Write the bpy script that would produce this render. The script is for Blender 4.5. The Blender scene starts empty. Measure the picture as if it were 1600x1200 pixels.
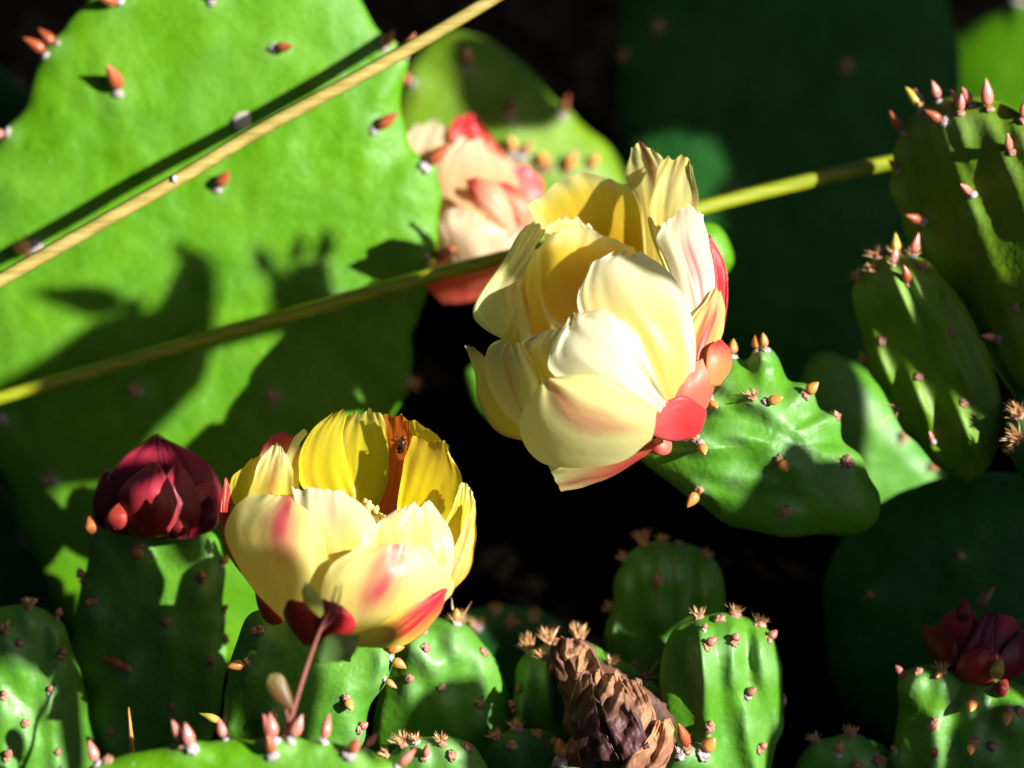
import bpy, bmesh, math, random
from mathutils import Vector, Matrix, noise
from mathutils.geometry import tessellate_polygon

sc = bpy.context.scene
COL = sc.collection
R = math.radians
# ---------------------------------------------------------------- camera
U = 0.000125            # metres in one modelling unit (an eighth of a millimetre)
D = 4800.0              # focus distance in units (0.6 m)
PITCH = 38.0            # the camera looks down into the plant
CAMH = 0.462
RX = Matrix.Rotation(R(-PITCH), 4, 'X')
cam_data = bpy.data.cameras.new('camera')
cam = bpy.data.objects.new('camera', cam_data); COL.objects.link(cam)
cam.location = (0, 0, CAMH); cam.rotation_euler = (R(90 - PITCH), 0, 0)
cam_data.sensor_width = 36; cam_data.lens = 36 * 0.6 / (1600 * U)
cam_data.clip_start = 0.01; cam_data.clip_end = 500
cam_data.dof.use_dof = True; cam_data.dof.focus_distance = (D - 90) * U
cam_data.dof.aperture_fstop = 7.5
sc.camera = cam
# ---------------------------------------------------------------- light
SUNC = Vector((0.70, -0.68, 0.20)).normalized()     # towards the sun, in the plant's leaning frame
SUNW = (RX.to_3x3() @ SUNC).normalized()
elev = math.asin(SUNW.z); az = math.atan2(SUNW.x, SUNW.y)
w = bpy.data.worlds.new('World'); sc.world = w; w.use_nodes = True
nt = w.node_tree
sky = nt.nodes.new('ShaderNodeTexSky'); sky.sky_type = 'NISHITA'; sky.sun_disc = False
sky.sun_elevation = elev; sky.sun_rotation = az
bg = nt.nodes['Background']; nt.links.new(sky.outputs[0], bg.inputs[0]); bg.inputs[1].default_value = 0.05
sl = bpy.data.lights.new('sun', 'SUN'); sl.energy = 5.0; sl.angle = R(0.55); sl.color = (1, 0.97, 0.92)
so = bpy.data.objects.new('sun', sl); COL.objects.link(so)
so.rotation_euler = SUNW.to_track_quat('Z', 'Y').to_euler(); so.location = SUNW * 5
vs = sc.view_settings; vs.view_transform = 'Standard'; vs.look = 'None'; vs.exposure = 1.35; vs.gamma = 1
vs.use_curve_mapping = False
sc.render.resolution_x = 1024; sc.render.resolution_y = 768
sc.cycles.max_bounces = 8
sc.cycles.transmission_bounces = 6
# ---------------------------------------------------------------- helpers
def P(px, py, d):
    """a point seen at (px,py) and lying d units behind the focus distance -> plant frame"""
    k = (D + d) / D
    return Vector(((px - 800) * k, d, (600 - py) * k))
def world(v): return Vector((0, 0, CAMH)) + (RX @ (Vector((v.x, v.y + D, v.z)) * U))
def tag(o, label=None, cat=None, group=None, kind=None):
    if label: o['label'] = label
    if cat: o['category'] = cat
    if group: o['group'] = group
    if kind: o['kind'] = kind
    return o
def thing(name, base, label, cat, group=None):
    o = bpy.data.objects.new(name, None); COL.objects.link(o)
    o.empty_display_size = 0.01
    o.location = world(base); o.rotation_euler = (R(-PITCH), 0, 0)
    o['_b'] = (base.x, base.y, base.z)
    return tag(o, label, cat, group)
def base_of(root): return Vector(root['_b'])
def mesh_obj(name, verts, faces, mat, root=None, parent=None, smooth=True, uv=None, cols=None, pale=None):
    """verts are in the plant frame (units); they are stored relative to the thing's base, in metres"""
    b = base_of(root) if root is not None else Vector((0, 0, 0))
    me = bpy.data.meshes.new(name)
    me.from_pydata([tuple((Vector(v) - b) * U) for v in verts], [], faces)
    if smooth: me.polygons.foreach_set('use_smooth', [True] * len(me.polygons))
    if uv:
        l = me.uv_layers.new(name='UVMap')
        for lp in me.loops: l.data[lp.index].uv = uv[lp.vertex_index]
    if cols:
        a = me.color_attributes.new('tint', 'FLOAT_COLOR', 'POINT')
        for i, c in enumerate(cols): a.data[i].color = (c[0], c[1], c[2], 1)
    if pale:
        a = me.attributes.new('pale', 'FLOAT', 'POINT'); a.data.foreach_set('value', pale)
    me.materials.append(mat); me.update()
    o = bpy.data.objects.new(name, me); COL.objects.link(o)
    p = parent if parent is not None else root
    if p is not None: o.parent = p
    return o
MATS = {}
def place_shared(name, me, pt, rot, scale, root, parent):
    """an object sharing mesh me; the transform is given in the thing's frame"""
    o = bpy.data.objects.new(name, me); COL.objects.link(o)
    o.parent = parent
    m = Matrix.LocRotScale((pt - base_of(root)) * U, rot, Vector((scale, scale, scale)))
    if parent is not root: o.matrix_basis = MATS[parent.name].inverted() @ m
    else: o.matrix_basis = m; MATS[o.name] = m
    return o
def crom(pts, t):
    n = len(pts) - 1
    f = max(0.0, min(n - 1e-6, t * n)); i = int(f); f -= i
    g = lambda k: pts[k] if 0 <= k <= n else (2 * pts[0] - pts[1] if k < 0 else 2 * pts[n] - pts[n - 1])
    a, b, c, d = g(i - 1), g(i), g(i + 1), g(i + 2)
    return 0.5 * ((2 * b) + (c - a) * f + (2 * a - 5 * b + 4 * c - d) * f * f + (3 * b - a - 3 * c + d) * f ** 3)
def closed(pts, n):
    m = len(pts); out = []
    for k in range(n):
        f = k / n * m; i = int(f); f -= i
        a, b, c, d = (pts[(i + j) % m] for j in (-1, 0, 1, 2))
        out.append(0.5 * ((2 * b) + (c - a) * f + (2 * a - 5 * b + 4 * c - d) * f * f + (3 * b - a - 3 * c + d) * f ** 3))
    return out
def lerp(a, b, t): return a + (b - a) * t
def mix3(a, b, t):
    t = max(0, min(1, t)); return tuple(a[i] + (b[i] - a[i]) * t for i in range(3))
def sstep(a, b, x):
    t = max(0, min(1, (x - a) / (b - a))); return t * t * (3 - 2 * t)
# ---------------------------------------------------------------- materials
def new_mat(name):
    m = bpy.data.materials.new(name); m.use_nodes = True
    t = m.node_tree; return m, t, t.nodes['Principled BSDF']
def N(t, typ, **kw):
    n = t.nodes.new(typ)
    for k, v in kw.items():
        if k.startswith('_'): setattr(n, k[1:], v)
        else: n.inputs[k].default_value = v
    return n
def skin_mat(name, c1, c2, c3, sss=0.06, rough=0.42, spec=0.45):
    m, t, b = new_mat(name); L = t.links.new
    tc = N(t, 'ShaderNodeTexCoord')
    n1 = N(t, 'ShaderNodeTexNoise', Scale=70.0, Detail=4.0, Roughness=0.55); L(tc.outputs['Object'], n1.inputs['Vector'])
    n2 = N(t, 'ShaderNodeTexNoise', Scale=900.0, Detail=3.0, Roughness=0.6); L(tc.outputs['Object'], n2.inputs['Vector'])
    r = N(t, 'ShaderNodeValToRGB'); L(n1.outputs['Fac'], r.inputs[0])
    r.color_ramp.elements[0].position = 0.3; r.color_ramp.elements[0].color = (*c1, 1)
    r.color_ramp.elements[1].position = 0.7; r.color_ramp.elements[1].color = (*c2, 1)
    at = N(t, 'ShaderNodeAttribute', _attribute_name='pale')  # paler areole bumps: their highlights are put into the colour
    mx = N(t, 'ShaderNodeMix', _data_type='RGBA'); L(at.outputs['Fac'], mx.inputs['Factor'])
    L(r.outputs[0], mx.inputs['A']); mx.inputs['B'].default_value = (*c3, 1)
    # fine freckles
    r2 = N(t, 'ShaderNodeValToRGB'); L(n2.outputs['Fac'], r2.inputs[0])
    r2.color_ramp.elements[0].position = 0.35; r2.color_ramp.elements[0].color = (0.88, 0.92, 0.88, 1)
    r2.color_ramp.elements[1].position = 0.65; r2.color_ramp.elements[1].color = (1.12, 1.1, 1.1, 1)
    mm = N(t, 'ShaderNodeMix', _data_type='RGBA', _blend_type='MULTIPLY', Factor=0.7)
    L(mx.outputs['Result'], mm.inputs['A']); L(r2.outputs[0], mm.inputs['B'])
    # patchy waxy bloom
    nb_ = N(t, 'ShaderNodeTexNoise', Scale=38.0, Detail=6.0, Roughness=0.65, Distortion=0.4); L(tc.outputs['Object'], nb_.inputs['Vector'])
    mr = N(t, 'ShaderNodeMapRange'); L(nb_.outputs['Fac'], mr.inputs['Value']); mr.inputs['From Min'].default_value = 0.5; mr.inputs['From Max'].default_value = 0.78; mr.inputs['To Max'].default_value = 0.28
    mb = N(t, 'ShaderNodeMix', _data_type='RGBA'); L(mr.outputs[0], mb.inputs['Factor']); L(mm.outputs['Result'], mb.inputs['A']); mb.inputs['B'].default_value = (*c3, 1)
    rr_ = N(t, 'ShaderNodeMapRange'); L(nb_.outputs['Fac'], rr_.inputs['Value']); rr_.inputs['From Min'].default_value = 0.35; rr_.inputs['From Max'].default_value = 0.7
    rr_.inputs['To Min'].default_value = rough - 0.06; rr_.inputs['To Max'].default_value = rough + 0.22; L(rr_.outputs[0], b.inputs['Roughness'])
    # corky flecks
    n3 = N(t, 'ShaderNodeTexVoronoi', Scale=260.0); L(tc.outputs['Object'], n3.inputs['Vector'])
    n4 = N(t, 'ShaderNodeTexNoise', Scale=120.0, Detail=2.0); L(tc.outputs['Object'], n4.inputs['Vector'])
    f1 = N(t, 'ShaderNodeMath', _operation='LESS_THAN'); L(n3.outputs['Distance'], f1.inputs[0]); f1.inputs[1].default_value = 0.09
    f2 = N(t, 'ShaderNodeMath', _operation='GREATER_THAN'); L(n4.outputs['Fac'], f2.inputs[0]); f2.inputs[1].default_value = 0.6
    f3 = N(t, 'ShaderNodeMath', _operation='MULTIPLY'); L(f1.outputs[0], f3.inputs[0]); L(f2.outputs[0], f3.inputs[1])
    f4 = N(t, 'ShaderNodeMath', _operation='MULTIPLY'); L(f3.outputs[0], f4.inputs[0]); f4.inputs[1].default_value = 0.5
    mk = N(t, 'ShaderNodeMix', _data_type='RGBA'); L(f4.outputs[0], mk.inputs['Factor'])
    L(mb.outputs['Result'], mk.inputs['A']); mk.inputs['B'].default_value = (0.25, 0.3, 0.14, 1)
    L(mk.outputs['Result'], b.inputs['Base Color'])
    bp = N(t, 'ShaderNodeBump', Strength=0.3, Distance=0.0004); L(n2.outputs['Fac'], bp.inputs['Height'])
    bp2 = N(t, 'ShaderNodeBump', Strength=0.5, Distance=0.0025); L(n1.outputs['Fac'], bp2.inputs['Height']); L(bp.outputs[0], bp2.inputs['Normal'])
    L(bp2.outputs[0], b.inputs['Normal'])
    b.inputs['Roughness'].default_value = rough
    b.inputs['Subsurface Weight'].default_value = sss
    b.inputs['Subsurface Radius'].default_value = (0.4, 1.0, 0.1); b.inputs['Subsurface Scale'].default_value = 0.002
    b.inputs['Specular IOR Level'].default_value = spec
    return m
SKIN = skin_mat('cactus_skin', (0.046, 0.170, 0.0005), (0.082, 0.225, 0.001), (0.12, 0.27, 0.05), 0.05, 0.46, 0.28)
SKIN_Y = skin_mat('young_cactus_skin', (0.040, 0.165, 0.006), (0.080, 0.225, 0.009), (0.13, 0.28, 0.08), 0.1, 0.47, 0.4)
SKIN_O = skin_mat('olive_cactus_skin', (0.07, 0.15, 0.002), (0.12, 0.22, 0.003), (0.14, 0.24, 0.04), 0.06, 0.52, 0.3)
SKIN_SHADE = skin_mat('shaded_cactus_skin', (0.006, 0.062, 0.008), (0.014, 0.09, 0.012), (0.05, 0.13, 0.04), 0.04, 0.55, 0.2)  # darker copy of the skin; shade put into the colour of shaded pads

def petal_mat(name, transl=0.5, rough=0.4, vein=0.35):
    m, t, b = new_mat(name); L = t.links.new
    t.nodes.remove(b); out = t.nodes['Material Output']
    at = N(t, 'ShaderNodeAttribute', _attribute_name='tint')
    uv = N(t, 'ShaderNodeUVMap')
    mp = N(t, 'ShaderNodeMapping'); L(uv.outputs[0], mp.inputs[0]); mp.inputs['Scale'].default_value = (14, 1.0, 1)
    ns = N(t, 'ShaderNodeTexNoise', Scale=2.0, Detail=4.0, Roughness=0.6); L(mp.outputs[0], ns.inputs['Vector'])
    tc = N(t, 'ShaderNodeTexCoord')
    n2 = N(t, 'ShaderNodeTexNoise', Scale=600.0, Detail=3.0); L(tc.outputs['Object'], n2.inputs['Vector'])
    rp = N(t, 'ShaderNodeValToRGB'); L(ns.outputs['Fac'], rp.inputs[0])
    rp.color_ramp.elements[0].position = 0.3; rp.color_ramp.elements[0].color = (0.93, 0.86, 0.76, 1)
    rp.color_ramp.elements[1].position = 0.62; rp.color_ramp.elements[1].color = (1.0, 1.0, 1.0, 1)
    mm = N(t, 'ShaderNodeMix', _data_type='RGBA', _blend_type='MULTIPLY', Factor=vein)
    L(at.outputs['Color'], mm.inputs['A']); L(rp.outputs[0], mm.inputs['B'])
    bp = N(t, 'ShaderNodeBump', Strength=0.14, Distance=0.0003); L(ns.outputs['Fac'], bp.inputs['Height'])
    bp2 = N(t, 'ShaderNodeBump', Strength=0.25, Distance=0.0003); L(n2.outputs['Fac'], bp2.inputs['Height']); L(bp.outputs[0], bp2.inputs['Normal'])
    df = N(t, 'ShaderNodeBsdfDiffuse'); L(mm.outputs['Result'], df.inputs[0]); L(bp2.outputs[0], df.inputs['Normal'])
    g = N(t, 'ShaderNodeGamma', Gamma=1.1); L(mm.outputs['Result'], g.inputs[0])
    tr = N(t, 'ShaderNodeBsdfTranslucent'); L(g.outputs[0], tr.inputs[0]); L(bp2.outputs[0], tr.inputs['Normal'])
    m1 = N(t, 'ShaderNodeMixShader', Fac=transl); L(df.outputs[0], m1.inputs[1]); L(tr.outputs[0], m1.inputs[2])
    gl = N(t, 'ShaderNodeBsdfGlossy', Roughness=rough); L(bp2.outputs[0], gl.inputs['Normal'])
    fr = N(t, 'ShaderNodeFresnel', IOR=1.35); ge = N(t, 'ShaderNodeNewGeometry')
    io = N(t, 'ShaderNodeMapRange'); L(ge.outputs['Backfacing'], io.inputs['Value']); io.inputs['To Min'].default_value = 1.35; io.inputs['To Max'].default_value = 1 / 1.35; L(io.outputs[0], fr.inputs['IOR'])
    m2 = N(t, 'ShaderNodeMixShader'); L(fr.outputs[0], m2.inputs[0]); L(m1.outputs[0], m2.inputs[1]); L(gl.outputs[0], m2.inputs[2])
    L(m2.outputs[0], out.inputs[0])
    return m
PETAL = petal_mat('petal_tissue', 0.58)
SEPAL = petal_mat('fleshy_sepal', 0.15, 0.42, 0.5)
LEAFM = petal_mat('weed_leaf', 0.35, 0.4, 0.5)

def simple(name, c1, c2, scale=300.0, rough=0.5, bump=0.0003, spec=0.5, sss=0.0, det=4.0):
    m, t, b = new_mat(name); L = t.links.new
    tc = N(t, 'ShaderNodeTexCoord')
    n1 = N(t, 'ShaderNodeTexNoise', Scale=scale, Detail=det, Roughness=0.6); L(tc.outputs['Object'], n1.inputs['Vector'])
    r = N(t, 'ShaderNodeValToRGB'); L(n1.outputs['Fac'], r.inputs[0])
    r.color_ramp.elements[0].position = 0.32; r.color_ramp.elements[0].color = (*c1, 1)
    r.color_ramp.elements[1].position = 0.68; r.color_ramp.elements[1].color = (*c2, 1)
    L(r.outputs[0], b.inputs['Base Color'])
    bp = N(t, 'ShaderNodeBump', Strength=0.6, Distance=bump); L(n1.outputs['Fac'], bp.inputs['Height']); L(bp.outputs[0], b.inputs['Normal'])
    b.inputs['Roughness'].default_value = rough; b.inputs['Specular IOR Level'].default_value = spec
    if sss:
        b.inputs['Subsurface Weight'].default_value = sss; b.inputs['Subsurface Scale'].default_value = 0.001
    return m
WOOL = simple('areole_wool', (0.20, 0.14, 0.13), (0.50, 0.46, 0.46), 1300, 0.95, 0.0003, 0.1)
WOOL_B = simple('brown_areole', (0.12, 0.05, 0.03), (0.5, 0.28, 0.18), 1600, 0.7, 0.0004, 0.3)
LEAF_R = simple('red_brown_leaf', (0.26, 0.05, 0.018), (0.38, 0.10, 0.035), 300, 0.35, 0.0001, 0.5, 0.2)
LEAF_O = simple('orange_leaf', (0.5, 0.17, 0.035), (0.62, 0.30, 0.07), 300, 0.3, 0.0001, 0.6, 0.3)
LEAF_P = simple('pink_leaf', (0.5, 0.10, 0.09), (0.7, 0.30, 0.22), 250, 0.3, 0.0001, 0.6, 0.3)
LEAF_Y = simple('yellow_green_leaf', (0.4, 0.36, 0.05), (0.6, 0.42, 0.08), 250, 0.3, 0.0001, 0.6, 0.3)
GLOCH = simple('glochid_bristle', (0.45, 0.18, 0.06), (0.75, 0.5, 0.25), 900, 0.4, 0.00005, 0.5)
# ---------------------------------------------------------------- areole pieces (meshes shared by all pads)
rnd = random.Random(7)
def raw_mesh(name, verts, faces, mat, smooth=True):
    me = bpy.data.meshes.new(name); me.from_pydata([tuple(Vector(v) * U) for v in verts], [], faces)
    me.polygons.foreach_set('use_smooth', [smooth] * len(me.polygons)); me.materials.append(mat); me.update(); return me
def drop_verts(length, rad, curve, seg=9, rings=9, blunt=0.0):
    """a succulent cactus leaf growing along +Z with its widest part low, tip pointed"""
    v = []; f = []
    for i in range(rings + 1):
        t = i / rings
        r = rad * (math.sin(math.pi * min(1, t ** 0.62)) ** 0.75) if 0 < t < 1 else 0.0
        if t > 0.5: r *= lerp(1.0, 0.75, (t - 0.5) * 2) if not blunt else 1
        off = curve * t * t
        for k in range(seg):
            a = 2 * math.pi * k / seg
            v.append((math.cos(a) * max(r, 0.25) + off, math.sin(a) * max(r, 0.25) * 0.85, length * t))
    for i in range(rings):
        for k in range(seg):
            f.append((i * seg + k, i * seg + (k + 1) % seg, (i + 1) * seg + (k + 1) % seg, (i + 1) * seg + k))
    f.append(tuple(reversed(range(seg)))); f.append(tuple(range(rings * seg, (rings + 1) * seg)))
    return v, f
LEAVES = {}
LEAF_N = simple('reddish_nub', (0.30, 0.07, 0.05), (0.5, 0.2, 0.13), 500, 0.45, 0.0002, 0.5, 0.2)
for key, mat in (('r', LEAF_R), ('o', LEAF_O), ('p', LEAF_P), ('y', LEAF_Y), ('n', LEAF_N)):
    LEAVES[key] = []
    for j in range(3):
        if key == 'n': v, f = drop_verts(10 + 2 * j, 5.6 + .5 * j, 1, blunt=1)
        elif key in 'ry': v, f = drop_verts(25 + 3 * j, 7.4, 3 + 2 * j)
        elif key == 'p': v, f = drop_verts(24 + 2 * j, 6.6, 2 + j)
        else: v, f = drop_verts(17 + 2 * j, 7.2, 1, blunt=1)
        LEAVES[key].append(raw_mesh('leaf', v, f, mat))
def blob(rad, flat, amp, seed, sub=2):
    bm = bmesh.new(); bmesh.ops.create_icosphere(bm, subdivisions=sub, radius=1)
    v = []; 
    for q in bm.verts:
        c = q.co.normalized(); n = noise.noise(c * 2.3 + Vector((seed, 0, 0))) + 0.5 * noise.noise(c * 6 + Vector((0, seed, 0)))
        r = rad * (1 + amp * n); v.append((c.x * r, c.y * r * 0.9, c.z * r * flat))
    f = [tuple(x.index for x in g.verts) for g in bm.faces]; bm.free(); return v, f
WOOLS = [raw_mesh('wool', *blob(8.0, 0.55, 0.5, s * 3.1, 3), WOOL) for s in range(3)]
KNOBS = [raw_mesh('wool', *blob(8.0, 0.75, 0.55, s * 5.7 + 1, 3), WOOL_B) for s in range(3)]
def tuft_mesh(n, ln, spread, seed):
    r = random.Random(seed); v = []; f = []
    for i in range(n):
        a = r.uniform(0, 6.283); q = r.random() ** 0.6 * spread
        d = Vector((math.cos(a) * math.sin(q), math.sin(a) * math.sin(q), math.cos(q)))
        b = Vector((math.cos(a), math.sin(a), 0)) * r.uniform(0, 5.0); l = ln * r.uniform(0.5, 1.15)
        s = d.orthogonal().normalized(); s2 = d.cross(s); k = len(v); w_ = r.uniform(0.5, 0.85)
        for j in range(3):
            g = 2.094 * j; v.append(b + (s * math.cos(g) + s2 * math.sin(g)) * w_)
        for j in range(3):
            g = 2.094 * j; v.append(b + d * l * .6 + Vector((r.uniform(-.6, .6), r.uniform(-.6, .6), 0)) + (s * math.cos(g) + s2 * math.sin(g)) * w_ * .7)
        v.append(b + d * l + s * r.uniform(-1, 1))
        for j in range(3):
            j2 = (j + 1) % 3; f += [(k + j, k + j2, k + 3 + j2, k + 3 + j), (k + 3 + j, k + 3 + j2, k + 6)]
    return raw_mesh('glochids', v, f, GLOCH, False)
TUFTS = [tuft_mesh(34, 15, 1.0, s) for s in range(4)]
BIGTUFTS = [tuft_mesh(60, 24, 0.85, 20 + s) for s in range(3)]
SPINES = [tuft_mesh(5, 34, 1.3, 40 + s) for s in range(3)]

def areole(root, pt, nrm, kind, ang=90.0, sc_=1.0):
    """kind: first letters say what grows: leaf r/o/p/y, g glochids, G long glochids, k brown knob, s spines"""
    n = nrm.normalized(); rot = n.to_track_quat('Z', 'Y')
    rot = rot @ Matrix.Rotation(rnd.uniform(0, 6.28), 3, 'Z').to_quaternion()
    lib = KNOBS if 'k' in kind else WOOLS
    wsc = sc_ * rnd.uniform(0.6, 0.95) if any(c in kind for c in 'rpoyn') else sc_ * rnd.uniform(0.8, 1.1)
    a = place_shared('areole', rnd.choice(lib), pt + n * 0.8, rot, wsc, root, root)
    if rnd.random() < 0 : return a
    dirv = Vector((math.cos(R(ang)), 0, math.sin(R(ang))))
    for ch in kind:
        if ch in LEAVES:
            dv = (dirv * 0.9 + n * (0.75 if ch != 'o' else 0.9)).normalized()
            dv = (dv + Vector((rnd.uniform(-.2, .2), rnd.uniform(-.15, .15), rnd.uniform(-.2, .2)))).normalized(); q = dv.to_track_quat('Z', 'Y') @ Matrix.Rotation(rnd.uniform(0, 6.28), 3, 'Z').to_quaternion()
            place_shared('leaf', rnd.choice(LEAVES[ch]), pt + dirv * 3.5 * sc_ + n * 1.5, q, sc_ * rnd.uniform(0.9, 1.15), root, a)
        elif ch in 'gGs':
            dv = (n + dirv * 0.25 + Vector((0, 0, 0.25))).normalized()
            q = dv.to_track_quat('Z', 'Y') @ Matrix.Rotation(rnd.uniform(0, 6.28), 3, 'Z').to_quaternion()
            lib2 = {'g': TUFTS, 'G': BIGTUFTS, 's': SPINES}[ch]
            place_shared('glochids', rnd.choice(lib2), pt + n * 3, q, sc_, root, a)
    return a
# ---------------------------------------------------------------- cactus pads
PADS = []
class Pad:
    def __init__(s, outline, d0, tilt=(0, 0), thick=38, power=2.6, bumps=(), wob=1.0, pos=None, sag=0.0, seed=0):
        s.o = [Vector((x, y)) for x, y in outline]; s.ring = closed(s.o, 240)
        s.bumps = bumps; s.seed = seed; s.lump = 0 if pos else 1
        s.ring = s.lumpy(s.ring); s.c = sum(s.ring, Vector((0, 0))) / len(s.ring)
        s.d0 = d0; s.tilt = tilt; s.th = thick; s.pw = power; s.bumps = bumps; s.wob = wob; s.seed = seed
        s.pos = pos or (lambda x, y, dd: P(x, y, dd)); s.sag = sag
        s.table = sorted((math.atan2(p.y - s.c.y, p.x - s.c.x), (p - s.c).length) for p in s.ring)
        s.R = sum(r for _, r in s.table) / len(s.table)
    def lumpy(s, ring):
        if not s.lump: return ring
        c = sum(ring, Vector((0, 0))) / len(ring); out = []
        rr = sum((p - c).length for p in ring) / len(ring)
        for p in ring:
            d = (p - c).normalized(); q = 0.022 * rr * noise.noise(Vector((p.x / 45, p.y / 45, s.seed * 1.7)))
            for b in s.bumps:
                e = (p.x - b[0]) ** 2 + (p.y - b[1]) ** 2
                if e < 3600: q += min(7, 2 + rr * .035) * math.exp(-e / 420)
            out.append(p + d * q)
        return out
    def plane(s, x, y):
        dx, dy = x - s.c.x, y - s.c.y
        return s.d0 + s.tilt[0] * dx + s.tilt[1] * dy + s.sag * (dx * dx + dy * dy) / s.R
    def rad(s, a):
        t = s.table; lo, hi = 0, len(t) - 1
        if a <= t[0][0] or a >= t[-1][0]: return (t[0][1] + t[-1][1]) / 2
        while hi - lo > 1:
            m = (lo + hi) // 2
            if t[m][0] <= a: lo = m
            else: hi = m
        f = (a - t[lo][0]) / max(1e-9, t[hi][0] - t[lo][0]); return lerp(t[lo][1], t[hi][1], f)
    def relief(s, x, y):
        h = 0; pale = 0
        for b in s.bumps:
            bx, by, hh, sx, sy, an = b
            c_, s_ = math.cos(R(an)), math.sin(R(an)); dx, dy = x - bx, -(y - by)
            u = (dx * c_ + dy * s_) / sx; v = (-dx * s_ + dy * c_) / sy; q = u * u + v * v
            if q < 9:
                e = math.exp(-q); h += hh * e; pale += math.exp(-((x - bx) ** 2 + (y - by) ** 2) / (18 ** 2))  # pale spot on each areole bump paints its highlight
        h += s.wob * (3.5 * noise.noise(Vector((x / 75, y / 75, s.seed * 3.3))) + 1.6 * noise.noise(Vector((x / 28, y / 28, s.seed * 3.3))))
        return h, min(1, pale * 0.75)
    def front(s, x, y):
        dx, dy = x - s.c.x, y - s.c.y
        r = min(1.0, math.hypot(dx, dy) / max(1, s.rad(math.atan2(dy, dx))))
        h, _ = s.relief(x, y)
        k = max(0.0, 1 - r ** s.pw) ** 0.5
        return s.plane(x, y) - s.th * k - h * min(1, (1 - r) * 5 + 0.25)
    def at(s, x, y, off=0): return s.pos(x, y, s.front(x, y) + off)
    def normal(s, x, y):
        dx, dy = x - s.c.x, y - s.c.y; L = math.hypot(dx, dy); m = s.rad(math.atan2(dy, dx)) * 0.96
        if L > m: x, y = s.c.x + dx / L * m, s.c.y + dy / L * m
        e = 4; a = s.at(x - e, y), ; px = s.at(x + e, y) - s.at(x - e, y); py = s.at(x, y + e) - s.at(x, y - e)
        n = px.cross(py); n.normalize()
        return n if n.y < 0 or s.pos.__name__ != '<lambda>' else -n
    def build(s, name, label, cat='cactus pad', group=None, mat=SKIN, na=160, nr=34):
        lowest = max(s.ring, key=lambda p: p.y)
        root = thing(name, s.pos(lowest.x, lowest.y, s.plane(lowest.x, lowest.y)), label, cat, group)
        ring = s.lumpy(closed(s.o, na)); V = []; F = []; pl = []
        def ringpts(t):
            return [s.c + (p - s.c) * t for p in ring]
        V.append(s.pos(s.c.x, s.c.y, s.front(s.c.x, s.c.y))); pl.append(s.relief(s.c.x, s.c.y)[1])
        for i in range(1, nr + 1):
            t = math.sin(i / nr * math.pi / 2) ** 0.9
            for p in ringpts(t):
                h, pa = s.relief(p.x, p.y)
                k = max(0.0, 1 - t ** s.pw) ** 0.5
                V.append(s.pos(p.x, p.y, s.plane(p.x, p.y) - s.th * k - h * min(1, (1 - t) * 5 + 0.25))); pl.append(pa)
        nb = 12
        for i in range(nb - 1, 0, -1):
            t = math.sin(i / nb * math.pi / 2)
            for p in ringpts(t):
                k = max(0.0, 1 - t ** s.pw) ** 0.5
                V.append(s.pos(p.x, p.y, s.plane(p.x, p.y) + s.th * k * 0.9)); pl.append(0)
        V.append(s.pos(s.c.x, s.c.y, s.plane(s.c.x, s.c.y) + s.th * 0.9)); pl.append(0)
        for k in range(na): F.append((0, 1 + k, 1 + (k + 1) % na))
        tot = nr + nb - 1
        for i in range(tot - 1):
            for k in range(na):
                a = 1 + i * na + k; b = 1 + i * na + (k + 1) % na
                F.append((a, a + na, b + na, b))
        last = len(V) - 1
        for k in range(na): F.append((last, 1 + (tot - 1) * na + (k + 1) % na, 1 + (tot - 1) * na + k))
        mesh_obj('pad_body', V, F, mat, root, pale=pl)
        s.root = root; PADS.append(s)
        return root
    def areoles(s, lst, sc_=1.0):
        for e in lst:
            x, y, kind = e[:3]; ang = e[3] if len(e) > 3 else 90; k = e[4] if len(e) > 4 else 1.0
            nx = s.normal(x, y)
            dx, dy = x - s.c.x, y - s.c.y; L = math.hypot(dx, dy)
            edge = L / max(1, s.rad(math.atan2(dy, dx)))
            if edge > 0.9:
                o = Vector((dx / L, 0, -dy / L)); nx = (nx + o * 1.3 * sstep(0.85, 1.0, edge)).normalized()
                if edge > 0.985:
                    f = 0.985 / edge; x, y = s.c.x + dx * f, s.c.y + dy * f
            areole(s.root, s.at(x, y), nx, kind, ang, sc_ * k)
def auto_bumps(lst, h, sx, sy, an, dy=0): return [(e[0], e[1] + dy, h, sx, sy, an) for e in lst]
def make_pad(label, outline, d0, tilt, thick, ars, h=6, sx=26, sy=26, an=0, mat=SKIN, power=2.6, group='cactus pads of the clump', sc_=1.0, wob=1.0, extra=(), dy=0, na=160, nr=34, sag=0.0, name='cactus_pad', cat='cactus pad'):
    p = Pad(outline, d0, tilt, thick, power, list(auto_bumps(ars, h, sx, sy, an, dy)) + list(extra), wob, seed=len(PADS) + 1, sag=sag)
    p.build(name, label, cat, group, mat, na, nr); p.areoles(ars, sc_); return p

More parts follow.
